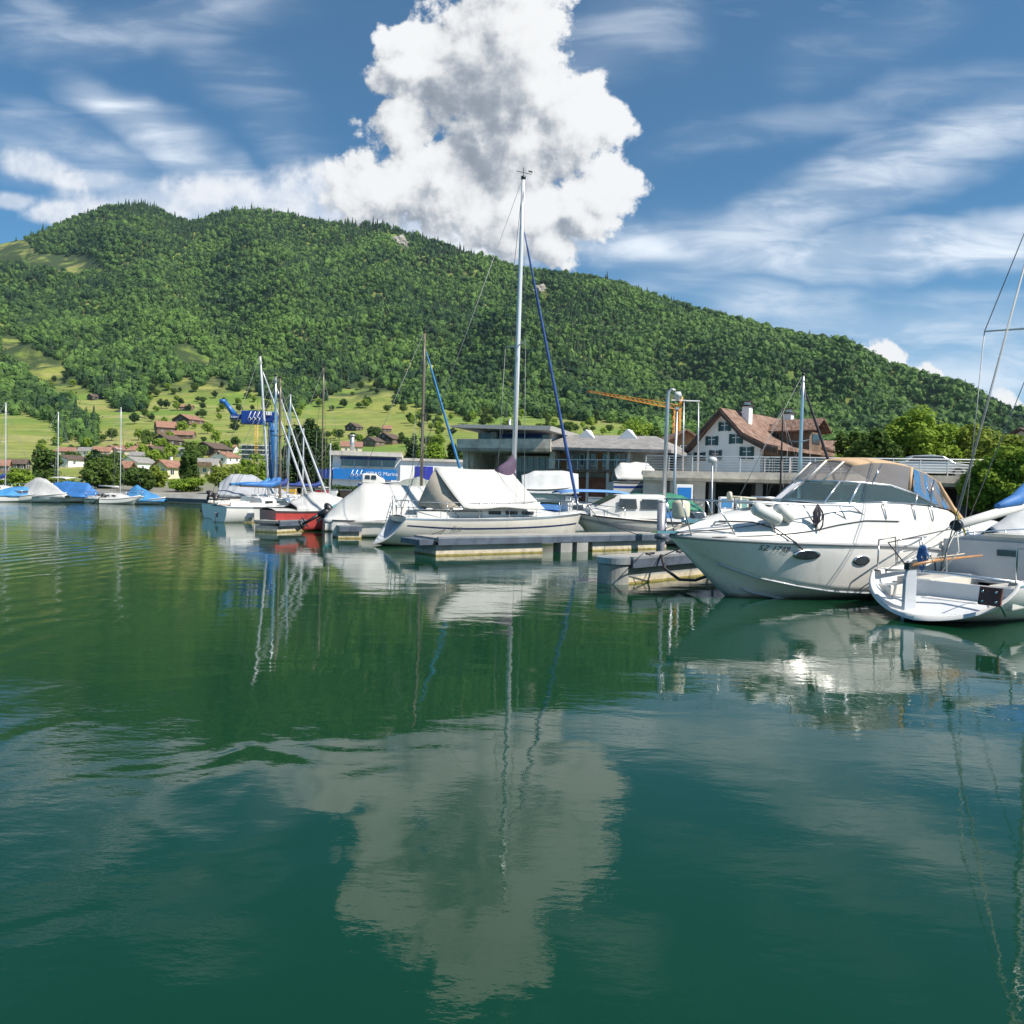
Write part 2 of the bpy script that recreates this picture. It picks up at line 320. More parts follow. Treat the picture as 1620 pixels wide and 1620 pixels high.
def textmesh(name,txt,size,mat,parent,M4,ext=.004,italic=0.,spacing=1.):
    cu=bpy.data.curves.new(name,'FONT'); cu.body=txt; cu.size=size; cu.extrude=ext; cu.shear=italic; cu.align_x='LEFT'; cu.space_character=spacing; cu.resolution_u=3
    t=bpy.data.objects.new('tmp',cu); COL.objects.link(t); dg=bpy.context.evaluated_depsgraph_get(); me=bpy.data.meshes.new_from_object(t.evaluated_get(dg)); bpy.data.objects.remove(t)
    me.materials.clear(); me.materials.append(mat); o=bpy.data.objects.new(name,me); COL.objects.link(o)
    if parent: o.parent=parent
    o.matrix_local=M4; return o
def copy_tree(o,parent=None):
    c=o.copy(); COL.objects.link(c); c.parent=parent
    for ch in list(o.children): copy_tree(ch,c)
    return c
# ---------------------------------------------------------------- water
def build_water():
    m=bpy.data.materials.new('lake_water'); m.use_nodes=True; b=NB(m.node_tree); p=m.node_tree.nodes['Principled BSDF']
    geo=b.n('ShaderNodeNewGeometry'); P=geo.outputs['Position']
    n0=b.noise(P,.05,3,.5)
    b.link(b.mix(b.ramp(n0.outputs['Fac'],.35,.65),(.002,.034,.013,1),(.003,.042,.016,1)),p.inputs['Base Color'])
    p.inputs['Roughness'].default_value=.015; p.inputs['IOR'].default_value=1.5
    mp=b.n('ShaderNodeMapping'); b.put(mp.inputs[0],P); mp.inputs['Scale'].default_value=(.8,1.7,1); mp.inputs['Rotation'].default_value=(0,0,.25)
    a=b.noise(mp.outputs[0],1.3,5,.5,dist=.3); c=b.noise(mp.outputs[0],.32,3,.5,dist=.4)
    calm=b.ramp(b.noise(P,.06,3,.5).outputs['Fac'],.38,.62)
    # wavelets left by a passing boat run in from the left
    x,y,z=b.sep(P)
    wk=b.n('ShaderNodeTexWave',wave_type='BANDS',bands_direction='DIAGONAL'); m2=b.n('ShaderNodeMapping'); b.put(m2.inputs[0],P); m2.inputs['Rotation'].default_value=(0,0,.95); m2.inputs['Scale'].default_value=(1,1,0)
    b.link(m2.outputs[0],wk.inputs['Vector']); wk.inputs['Scale'].default_value=.62; wk.inputs['Distortion'].default_value=5.5; wk.inputs['Detail'].default_value=3.5; wk.inputs['Detail Scale'].default_value=.8
    left=b.ramp(b.m('DIVIDE',x,b.m('MAXIMUM',y,1.)),-.30,-.62)
    far=b.ramp(y,9.,18.)
    wkh=b.m('MULTIPLY',wk.outputs['Fac'],b.m('MULTIPLY',b.m('MULTIPLY',left,b.ramp(n0.outputs['Fac'],.40,.58)),.013))
    near=b.m('SUBTRACT',1.,b.ramp(y,4.5,11.)); big=b.noise(P,.8,2,.4,dist=.8)
    nh=b.m('MULTIPLY',b.m('MULTIPLY',big.outputs['Fac'],near),b.m('MULTIPLY',b.ramp(x,.5,-2.8),.035))
    # slopes: large in the foreground get drawn out, fade in the distance
    h=b.m('MULTIPLY',a.outputs['Fac'],b.m('MULTIPLY_ADD',calm,.0060,.0024)); h=b.m('ADD',h,b.m('MULTIPLY',c.outputs['Fac'],.012)); h=b.m('ADD',h,wkh); h=b.m('ADD',h,nh)
    fine=b.noise(mp.outputs[0],5.5,4,.55); h=b.m('MULTIPLY_ADD',fine.outputs['Fac'],b.m('MULTIPLY_ADD',left,.0018,b.m('MULTIPLY_ADD',b.ramp(b.noise(P,.35,3,.6).outputs['Fac'],.45,.65),.0012,.0006)),h)
    bn=b.n('ShaderNodeBump'); bn.inputs['Strength'].default_value=1; bn.inputs['Distance'].default_value=1.; b.link(h,bn.inputs['Height']); b.link(bn.outputs[0],p.inputs['Normal'])
    mb=MB(); mb._add([(-700,-60,0),(700,-60,0),(700,400,0),(-700,400,0)],[(0,1,2,3)],False)
    tag(mb.build('lake_water',m),'calm green harbour water mirroring the boats and hill',kind='structure')
build_water()
# ---------------------------------------------------------------- terrain
def curve(picks,Y):
    a=[]; 
    for px,py in picks:
        d=ray(px,py); a.append((d.x/d.y,d.z/d.y))
    a.sort(); return np.array([q[0] for q in a]),np.array([q[1] for q in a])
RIDGE=[(-900,470),(-400,430),(-150,400),(0,385),(45,377),(70,368),(130,343),(165,331),(205,326),(225,325),(250,332),(265,343),(300,353),(318,351),(350,338),(385,334),(430,336),(470,345),(520,355),(575,357),(600,356),(640,370),(680,382),(740,402),(800,420),(850,430),(900,436),(950,443),(1000,458),(1045,474),(1100,492),(1170,508),(1230,525),(1300,540),(1330,545),(1360,560),(1400,577),(1450,594),(1500,611),(1540,626),(1580,646),(1600,656),(1640,664),(1800,690),(2300,720)]
ROWS=[(250,[(-900,752),(0,751),(250,750),(500,748),(650,746),(800,744),(1000,742),(1200,742),(1400,752),(1620,764),(2300,790)]),
      (450,[(-900,712),(0,708),(120,712),(250,712),(500,708),(650,704),(800,700),(1000,700),(1200,705),(1400,722),(1620,740),(2300,775)]),
      (760,[(-900,640),(0,632),(150,640),(300,640),(500,652),(650,650),(800,652),(900,658),(1000,665),(1200,668),(1400,690),(1620,715),(2300,760)])]
cR=curve(RIDGE,1); cROW=[(Y,curve(p,1)) for Y,p in ROWS]
uYr=np.array([-.9,-.6,-.4,-.2,0,.2,.4,.6,.8,1.3]); vYr=np.array([1750,1800,1850,1800,1600,1450,1250,1050,950,900])
def shoreY(u): return np.interp(u,[-1.5,-.7,-.35,-.2,0,.2,.5,.7,1.5],[86,86,84,76,70,60,50,46,44])
def terr(X,Y):
    X=np.asarray(X,float); Y=np.asarray(Y,float); u=X/Y; Yr=np.interp(u,uYr,vYr); sh=shoreY(u)
    eR=np.interp(u,*cR); E=[np.interp(u,*c) for _,c in cROW]
    z0=np.full_like(u,.55)
    ks=[sh,sh+14,np.full_like(u,250.),np.full_like(u,450.),np.full_like(u,760.),Yr,Yr*1.5]
    zs=[z0,z0+.35,HC+E[0]*250,HC+E[1]*450,HC+E[2]*760,HC+eR*Yr,HC+eR*Yr*.55]
    z=zs[0].copy() if hasattr(zs[0],'copy') else zs[0]
    z=np.where(Y<ks[0],-2.0,z)
    for i in range(len(ks)-1):
        t=np.clip((Y-ks[i])/(ks[i+1]-ks[i]),0,1)
        if 2<=i<=4:   # interpolate in slope so that the profile stays visible
            e0=(zs[i]-HC)/ks[i]; e1=(zs[i+1]-HC)/ks[i+1]; zz=HC+(e0+(e1-e0)*(t**.92))*Y
        else: zz=zs[i]+(zs[i+1]-zs[i])*t
        z=np.where((Y>=ks[i])&(Y<=ks[i+1]),zz,z)
    z=np.where(Y>ks[-1],zs[-1],z)
    # gullies and spurs between foot and ridge
    t=np.clip((Y-800)/(Yr-800),0,1); bell=np.sin(PI*t)**1.0
    g=np.sin(u*23+np.sin(t*5+u*4)*1.3)*.5+np.sin(u*41+t*4)*.28+np.sin(u*67-t*9+1)*.14+np.sin(u*11+t*7)*.4
    g2=np.sin(X/83+np.sin(Y/61)*1.7)*np.sin(Y/97+np.sin(X/71)*1.9)+.6*np.sin(X/37+2*np.sin(Y/53))*np.sin(Y/41+1+1.5*np.sin(X/67)); z=z+g*bell*40+g2*11*np.clip((Y-780)/150,0,1)*np.clip(bell*2.5,0,1)*np.clip(Yr/1500,.5,1.2)
    return z
def terr1(x,y): return float(terr(np.array([x]),np.array([y]))[0])
def hit(px,py,y0=90,y1=1800):
    d=ray(px,py); Ys=np.linspace(y0,y1,1400); X=d.x/d.y*Ys; Z=HC+d.z/d.y*Ys; T=terr(X,Ys); k=np.argmax(T>=Z); Y=float(Ys[k]) if T[k]>=Z[k] else y1
    return Vector((d.x/d.y*Y,Y,terr1(d.x/d.y*Y,Y)))
def build_terrain():
    us=np.linspace(-1.5,1.5,420); Ys=np.concatenate([[30,40,44,46,48],np.linspace(50,90,26),np.linspace(95,250,24),np.linspace(262,800,40),np.linspace(815,1900,90),np.linspace(1950,2900,8)])
    U,Y=np.meshgrid(us,Ys); X=U*Y; Z=terr(X,Y)
    v=np.stack([X,Y,Z],-1).reshape(-1,3); nu=len(us); nY=len(Ys)
    i,j=np.meshgrid(np.arange(nY-1),np.arange(nu-1),indexing='ij'); q=np.stack([i*nu+j,i*nu+j+1,(i+1)*nu+j+1,(i+1)*nu+j],-1).reshape(-1,4)
    me=bpy.data.meshes.new('hills'); me.from_pydata(v.tolist(),[],q.tolist()); me.polygons.foreach_set('use_smooth',[True]*len(q)); me.update()
    m=bpy.data.materials.new('meadow_ground'); m.use_nodes=True; b=NB(m.node_tree); p=m.node_tree.nodes['Principled BSDF']
    P=b.n('ShaderNodeNewGeometry').outputs['Position']; x,y,z=b.sep(P)
    n1=b.noise(P,.011,5,.6); n2=b.noise(P,.09,6,.65); mp=b.n('ShaderNodeMapping'); b.put(mp.inputs[0],P); mp.inputs['Scale'].default_value=(.25,1.6,3.0); n3=b.noise(mp.outputs[0],.02,4,.55)
    c=b.mix(b.ramp(n1.outputs['Fac'],.36,.62),(.14,.235,.026,1),(.25,.27,.05,1))
    c=b.mix(b.m('MULTIPLY',b.ramp(n3.outputs['Fac'],.52,.60),.75),c,(.34,.31,.11,1))
    c=b.mix(b.m('MULTIPLY',b.ramp(n2.outputs['Fac'],.35,.7),.45),c,(.055,.095,.015,1))
    c=b.mix(b.ramp(y,175,95),c,(.20,.19,.16,1))
    c=b.mix(b.m('MULTIPLY',b.ramp(y,780,860),b.ramp(b.noise(P,.02,4,.6).outputs['Fac'],.62,.45)),c,(.03,.055,.012,1))
    b.link(c,p.inputs['Base Color']); p.inputs['Roughness'].default_value=.95
    bn=b.n('ShaderNodeBump'); bn.inputs['Strength'].default_value=.6; bn.inputs['Distance'].default_value=2.; b.link(n2.outputs['Fac'],bn.inputs['Height']); b.link(bn.outputs[0],p.inputs['Normal'])
    me.materials.append(m); o=bpy.data.objects.new('hills',me); COL.objects.link(o); tag(o,'green meadow slope and wooded mountain rising behind the harbour',kind='structure')
build_terrain()
# lake bed so that the water never ends in a void
# ---------------------------------------------------------------- foliage
def leafmat(name,c1,c2,tr=.25,rnd=.5):
    m=bpy.data.materials.new(name); m.use_nodes=True; t=m.node_tree; b=NB(t); p=t.nodes['Principled BSDF']; out=t.nodes['Material Output']
    oi=b.n('ShaderNodeObjectInfo'); P=b.n('ShaderNodeNewGeometry').outputs['Position']; tc=b.n('ShaderNodeTexCoord')
    n=b.noise(tc.outputs['Object'],1.1,3,.6); nw=b.noise(P,.008,3,.6)
    f=b.m('MULTIPLY_ADD',oi.outputs['Random'],rnd,b.m('MULTIPLY',n.outputs['Fac'],.9-rnd*.6)); nx=b.noise(P,.0024,2,.5); f=b.m('MULTIPLY_ADD',b.m('SUBTRACT',nw.outputs['Fac'],.5),1.5,f); f=b.m('MULTIPLY_ADD',b.m('SUBTRACT',nx.outputs['Fac'],.5),1.2,f)
    c=b.mix(b.ramp(f,.1,.95,False),(*c1,1),(*c2,1)); b.link(c,p.inputs['Base Color']); p.inputs['Roughness'].default_value=.75; p.inputs['Specular IOR Level'].default_value=.25
    tl=b.n('ShaderNodeBsdfTranslucent'); b.link(c,tl.inputs[0]); mx=b.n('ShaderNodeMixShader'); mx.inputs[0].default_value=tr
    b.link(p.outputs[0],mx.inputs[1]); b.link(tl.outputs[0],mx.inputs[2]); b.link(mx.outputs[0],out.inputs[0]); MATS[name]=m; return m
fol_far=leafmat('far_forest_foliage',(.014,.046,.019),(.125,.225,.045),.18,.62)
fol_con=leafmat('conifer_foliage',(.016,.042,.018),(.045,.085,.028),.05,.6)
fol_mid=leafmat('meadow_tree_foliage',(.045,.095,.016),(.13,.20,.036),.35,.5)
fol_near=leafmat('maple_foliage',(.15,.25,.022),(.34,.45,.06),.35,.1)
fol_yel=leafmat('willow_foliage',(.18,.25,.03),(.36,.42,.08),.4,.1)
fol_dark=leafmat('dark_shrub_foliage',(.025,.06,.016),(.07,.12,.026),.25,.2)
bark=M('bark',(.09,.07,.05),.9,amt=.3,scale=4)
def leafcloud(R,n,size,seed,clumps,asp=1.,flat=.0):
    """many small leaf-sized quads gathered in clumps through a crown; centre at origin. R=(rx,ry,rz)"""
    r=np.random.RandomState(seed); cc=[]; 
    while len(cc)<clumps:
        p=r.uniform(-1,1,3)
        if .15<np.linalg.norm(p)<.95+r.uniform(-.12,.12): cc.append(p)
    cc=np.array(cc); w=r.randint(0,clumps,n); d=r.normal(size=(n,3)); d/=np.linalg.norm(d,axis=1)[:,None]
    cr=r.uniform(.16,.34,clumps)*(1.6/ (clumps/40.)**.33); P=cc[w]+d*(cr[w]*r.uniform(.55,1.05,n))[:,None]*np.array([1,1,.75]); P*=np.array(R)
    nn=d*.8+r.normal(size=(n,3))*.55+np.array([0,0,.6]); nn/=np.linalg.norm(nn,axis=1)[:,None]
    t=np.cross(nn,r.normal(size=(n,3))); t/=np.linalg.norm(t,axis=1)[:,None]; bt=np.cross(nn,t); s=(size*r.uniform(.6,1.3,n))[:,None]
    V=np.stack([P-t*s-bt*s*.5*asp,P+t*s*.2-bt*s*.75*asp,P+t*s+bt*s*.1*asp,P-t*s*.1+bt*s*.8*asp],1).reshape(-1,3)
    return V
def leafobj(name,V,mat,parent=None,loc=(0,0,0)):
    n=len(V)//4; me=bpy.data.meshes.new(name); me.vertices.add(len(V)); me.vertices.foreach_set('co',V.astype(np.float32).ravel())
    me.loops.add(4*n); me.loops.foreach_set('vertex_index',np.arange(4*n,dtype=np.int32)); me.polygons.add(n); me.polygons.foreach_set('loop_start',np.arange(0,4*n,4,dtype=np.int32))
    me.update(calc_edges=True); me.materials.append(mat); o=bpy.data.objects.new(name,me)
    COL.objects.link(o); o.location=loc
    if parent: o.parent=parent
    return o
def trunk_mb(H,r,seed,limbs=6,spread=2.):
    rn=random.Random(seed); mb=MB(); top=Vector((rn.uniform(-.3,.3),rn.uniform(-.3,.3),H)); mid=Vector((rn.uniform(-.2,.2),rn.uniform(-.2,.2),H*.5))
    mb.tube([(0,0,-.5),(0,0,.1*H),mid,top],[r*1.25,r,r*.75,r*.25],8)
    for i in range(limbs):
        a=2*PI*i/limbs+rn.uniform(-.4,.4); z0=H*rn.uniform(.35,.7); s=spread*rn.uniform(.6,1.); p0=mid.lerp(top,(z0/H-.5)*1.2) if z0>H*.5 else Vector((0,0,z0))
        mb.tube([p0,p0+Vector((math.cos(a)*s*.5,math.sin(a)*s*.5,s*.5)),p0+Vector((math.cos(a)*s,math.sin(a)*s,s*1.1))],[r*.45,r*.3,r*.1],6)
    return mb
def tree(name,label,cat,loc,H,R,mat,seed,n=5000,leaf=.16,clumps=45,rzf=None,group=None,low=.5):
    t=thing(name,label,cat,loc,0,group); rz=rzf if rzf else H*.42
    trunk_mb(H*.8,max(.06,H*.022),seed,7,R*.7).build('trunk',bark,t)
    leafobj('crown',leafcloud((R,R,rz),n,leaf,seed,clumps),mat,t,(0,0,H-rz*.95)); return t
# ---------------------------------------------------------------- forest
def ico(sub=2):
    import bmesh
    bm=bmesh.new(); bmesh.ops.create_icosphere(bm,subdivisions=sub,radius=1); v=[tuple(x.co) for x in bm.verts]; f=[tuple(q.index for q in p.verts) for p in bm.faces]; bm.free(); return v,f
def proto(kind,seed):
    r=random.Random(seed); mb=MB()
    if kind=='b':
        v,f=ico(2); vs=[]
        for p in v:
            q=Vector(p); k=.78+.42*mn.noise(q*1.7+Vector((seed*7,0,0)))+.30*mn.noise(q*4.2+Vector((0,seed*5,0)))+r.uniform(-.05,.05)
            vs.append((q.x*k*5.0,q.y*k*5.0,5.2+q.z*k*(5.6+seed%3*.5)))
        mb._add(vs,f,False)
    else:
        z=1.; 
        for i in range(7):
            rr=3.3*(1-i/7.3); n=9; ring=[(math.cos(2*PI*k/n+i)*rr*r.uniform(.65,1.15),math.sin(2*PI*k/n+i)*rr*r.uniform(.65,1.15),z+r.uniform(-.4,.3)) for k in range(n)]
            mb._add(ring+[(0,0,z+3.6)],[(k,(k+1)%n,n) for k in range(n)],False); z+=1.95
    me=bpy.data.meshes.new('forest_tree'); me.from_pydata(mb.v,[],mb.f)
    me.update()
    if kind=='b':
        V=leafcloud((5.2,5.2,5.6),150,.75,seed+50,26); V[:,2]+=5.3; o=len(me.vertices)
        vv=[tuple(x.co) for x in me.vertices]+[tuple(x) for x in V]; ff=[tuple(p.vertices) for p in me.polygons]+[tuple(o+4*i+k for k in range(4)) for i in range(len(V)//4)]
        me=bpy.data.meshes.new('forest_tree'); me.from_pydata(vv,[],ff); me.update()
    me.materials.append(fol_far if kind=='b' else fol_con)
    return bpy.data.objects.new('forest_tree',me)
def inpoly(x,y,poly):
    c=np.zeros(np.shape(x),bool); n=len(poly); j=n-1
    for i in range(n):
        xi,yi=poly[i]; xj,yj=poly[j]; k=((yi>y)!=(yj>y))&(x<(xj-xi)*(y-yi)/(yj-yi+1e-9)+xi); c^=k; j=i
    return c
FB=([-900,-100,0,60,140,180,205,240,300,345,380,420,450,480,520,560,590,620,640,700,760,830,900,960,1010,1060,1110,1160,2300],
    [660,690,700,690,700,702,690,606,600,596,612,618,640,652,618,606,598,612,640,652,652,655,660,668,690,735,745,745,800])
MEAD=[[(-60,383),(40,378),(60,402),(150,405),(165,430),(130,437),(60,425),(-60,405)],
      [(0,530),(30,537),(70,562),(112,580),(104,592),(122,606),(190,650),(150,662),(118,648),(80,625),(40,590),(0,562)],
      [(-300,655),(20,655),(85,668),(105,705),(-300,735)],[(110,640),(160,636),(185,655),(150,668),(120,660)],
      [(268,548),(300,545),(318,560),(345,572),(325,592),(300,586),(280,575)],[(610,368),(630,374),(655,398),(645,404),(625,388)],[(838,448),(872,452),(870,475),(845,470)],[(555,610),(600,600),(620,640),(560,650)]]
def forest_mask(px,py,jit):
    m=py<np.interp(px,FB[0],FB[1])+jit
    for p in MEAD: m&=~inpoly(px+jit*.35,py+jit*.25,p)
    return m
def projn(X,Y,Z):
    v=np.stack([X,Y,Z-HC],-1); w=v@np.array(_F); return 810+FPX*(v@np.array(_R))/w, 810-FPX*(v@np.array(_U))/w
def build_forest():
    pc=bpy.data.collections.new('forest_tree_kinds')
    for k,s in (('b',1),('b',2),('b',3),('b',4),('b',5),('c',6),('c',7)): pc.objects.link(proto(k,s))
    r=np.random.RandomState(5); N=190000
    u=r.uniform(-.95,.95,N); q=r.uniform(0,1,N); Y=np.sqrt(250**2+q*(1900**2-250**2)); X=u*Y; Z=terr(X,Y); Yr=np.interp(u,uYr,vYr)
    px,py=projn(X,Y,Z); 
    jit=np.sin(px*.11+np.sin(py*.07)*2)*7+r.uniform(-6,6,N)
    ok=(Y<Yr*1.04)&forest_mask(px,py,jit)&~((Y<700)&(px>150)&(px<1000))&~((Y<330)&(px<170))
    # keep a constant spacing: sampling above is uniform in area per azimuth
    X,Y,Z,px,py=[a[ok] for a in (X,Y,Z,px,py)]
    cell={}; keep=[]
    for i in range(len(X)):
        sp=7.4 if Y[i]>700 else 6.6
        k=(int(X[i]/sp),int(Y[i]/sp))
        if k in cell: continue
        cell[k]=1; keep.append(i)
    keep=np.array(keep); X,Y,Z=X[keep],Y[keep],Z[keep]; n=len(X); print('forest trees',n)
    con=np.array([mn.noise(Vector((x*.006,y*.006,3.))) for x,y in zip(X,Y)])
    Yr=np.interp(X/Y,uYr,vYr); pcn=.03+.45*np.clip(con*2.2,0,1)*(X/Y<.12)+.35*(Y>Yr*.93)*(X/Y<-.05)
    isc=r.uniform(0,1,n)<pcn; idx=np.where(isc,5+r.randint(0,2,n),r.randint(0,5,n)).astype(np.int32)
    sc=(r.uniform(.58,1.32,n)*np.where(Y<700,.85,1.)*np.where(r.uniform(0,1,n)<.08,1.3,1.)).astype(np.float32)
    me=bpy.data.meshes.new('forest'); me.vertices.add(n); me.vertices.foreach_set('co',np.stack([X,Y,Z-1.],-1).astype(np.float32).ravel())
    a=me.attributes.new('kind_index','INT','POINT'); a.data.foreach_set('value',idx)
    a=me.attributes.new('tree_scale','FLOAT','POINT'); a.data.foreach_set('value',sc)
    a=me.attributes.new('turn','FLOAT','POINT'); a.data.foreach_set('value',r.uniform(0,6.28,n).astype(np.float32)); me.update()
    o=bpy.data.objects.new('forest',me); COL.objects.link(o); tag(o,'dense mixed forest covering the mountain slope',kind='stuff')
    g=bpy.data.node_groups.new('forest_nodes','GeometryNodeTree'); g.interface.new_socket('Geometry',in_out='INPUT',socket_type='NodeSocketGeometry'); g.interface.new_socket('Geometry',in_out='OUTPUT',socket_type='NodeSocketGeometry')
    gi=g.nodes.new('NodeGroupInput'); go=g.nodes.new('NodeGroupOutput'); iop=g.nodes.new('GeometryNodeInstanceOnPoints'); ci=g.nodes.new('GeometryNodeCollectionInfo'); ci.inputs[0].default_value=pc; ci.inputs[1].default_value=True; ci.inputs[2].default_value=True
    def na(nm,ty):
        x=g.nodes.new('GeometryNodeInputNamedAttribute'); x.data_type=ty; x.inputs[0].default_value=nm; return x.outputs[0]
    L=g.links.new; m2p=g.nodes.new('GeometryNodeMeshToPoints'); L(gi.outputs[0],m2p.inputs[0]); L(m2p.outputs[0],iop.inputs['Points']); L(ci.outputs[0],iop.inputs['Instance']); iop.inputs['Pick Instance'].default_value=True
    L(na('kind_index','INT'),iop.inputs['Instance Index']); L(na('tree_scale','FLOAT'),iop.inputs['Scale'])
    cx=g.nodes.new('ShaderNodeCombineXYZ'); L(na('turn','FLOAT'),cx.inputs[2]); er=g.nodes.new('FunctionNodeEulerToRotation'); L(cx.outputs[0],er.inputs[0]); L(er.outputs[0],iop.inputs['Rotation'])
    L(iop.outputs[0],go.inputs[0]); md=o.modifiers.new('trees','NODES'); md.node_group=g
build_forest()
def rocks():
    for (cx,cy,w,h,lab) in ((632,386,30,26,'pale cliff showing through the forest just below the mountain ridge'),(856,462,26,22,'grey rock face among trees right of the tall white mast')):
        p=hit(cx,cy,850,1800); k=p.y/FPX; mb=MB(); v,f=ico(3); vs=[]
        for q in v:
            q=Vector(q); s=.8+.5*mn.noise(q*2.5)+.2*mn.noise(q*9); vs.append((q.x*s*w*k*.55,q.y*s*10,q.z*s*h*k*.6))
        mb._add(vs,f,False); o=mb.build('rock_face',M('limestone',(.36,.33,.28),.95,amt=.35,scale=.12)); o.location=p+Vector((0,6,0)); o.rotation_euler=(0,.5,0); tag(o,lab,'cliff')
rocks()
house_glass=M('building_window_glass',(.13,.155,.165),.08,amt=.25,scale=.7,spec=.9)
# ---------------------------------------------------------------- far shore: quay, village
def quay():
    # sheet-piled quay wall along the far shore
    mb=MB(); us=np.linspace(-1.2,1.2,60); pts=[(float(u*(shoreY(u)-.6)),float(shoreY(u)-.6)) for u in us]
    for a,b in zip(pts[:-1],pts[1:]): mb._add([(a[0],a[1],-1),(b[0],b[1],-1),(b[0],b[1],.75),(a[0],a[1],.75),(a[0],a[1]+1.2,.75),(b[0],b[1]+1.2,.75)],[(0,1,2,3),(3,2,5,4)],False)
    o=mb.build('quay_wall',concl); tag(o,'low pale concrete quay wall running along the far shore','quay')
quay()
def house(loc,w,d,h,rh,rz,wm,rm,label,name='house',win=2,group=None,over=.5,ridge='x',chim=False,door=False,balc=False,cat='house',timber=False):
    """gabled house; local x = along ridge. front = -y side"""
    t=thing(name,label,cat,loc,rz,group); mb=MB()
    mb.prism([(-d/2,-1.),(d/2,-1.),(d/2,h),(0,h+rh),(-d/2,h)],'x',-w/2,w/2); mb.build('wall',wm,t)
    if timber:
        mb=MB(); mb.prism([(-d/2-.04,h*.55),(d/2+.04,h*.55),(d/2+.04,h),(0,h+rh),(-d/2-.04,h)],'x',-w/2-.04,w/2+.04); mb.build('timber_cladding',dwood,t)
    k=rh/(d/2); r=MB(); o=over
    for s in(-1,1):
        r.slab([(-w/2-o,s*(d/2+o),h-k*o+.02),(-w/2-o,0,h+rh+.02),(w/2+o,0,h+rh+.02),(w/2+o,s*(d/2+o),h-k*o+.02)] [::s],-.22)
    ro=r.build('roof',rm,t)
    if chim:
        c=MB(); c.box((w*.15,.5,h+rh+.2),(.5,.5,1.6)); c.mat(1).box((w*.15,.5,h+rh+1.05),(.65,.65,.12)); c.build('chimney',[wplaster,dconc],ro)
    fl=max(1,int(h/2.6))
    for f in range(fl):
        z=1.5+f*2.6
        for i in range(win):
            x=(i+.5)/win*w-w/2; m=MB(); m.mat(1).box((x,-d/2-.02,z),(1.15,.10,1.35)); m.mat(0).box((x,-d/2-.06,z),(.95,.08,1.15)); m.mat(1).box((x,-d/2-.11,z),(.06,.03,1.15)); m.build('window',[shade_glass,whitep],t)
    for s in (-1,1):
        for f in range(fl+(1 if rh>2 else 0)):
            z=1.5+f*2.6; n=2 if f<fl else 1
            for i in range(n):
                y=(i-.5)*d*.45 if n==2 else 0; m=MB(); m.mat(1).box((s*(w/2+.02),y,z),(.10,1.15,1.35)); m.mat(0).box((s*(w/2+.06),y,z),(.08,.95,1.15)); m.build('window',[shade_glass,whitep],t)
    if balc:
        m=MB(); m.box((0,-d/2-.7,2.75),(w*.8,1.4,.16)); m.box((0,-d/2-1.38,3.3),(w*.8,.08,.9)); m.build('balcony',bwood,t)
    return t
def vh(px,pyb,wpx,hpx,rpx,rz,wm,rm,label,y0=100,dr=.8,**k):
    """village house: base pixel, width/wall height/roof height in photo pixels, depth from the ground it stands on"""
    p=hit(px,pyb,y0); s=p.y/FPX; w=max(5,wpx*s/max(.5,abs(math.cos(rz))+dr*.5*abs(math.sin(rz)))); return house(p,w,w*dr,max(2.6,hpx*s),max(1.2,rpx*s),rz,wm,rm,label,**k)
R_=math.radians
VG='houses of the village beyond the harbour'
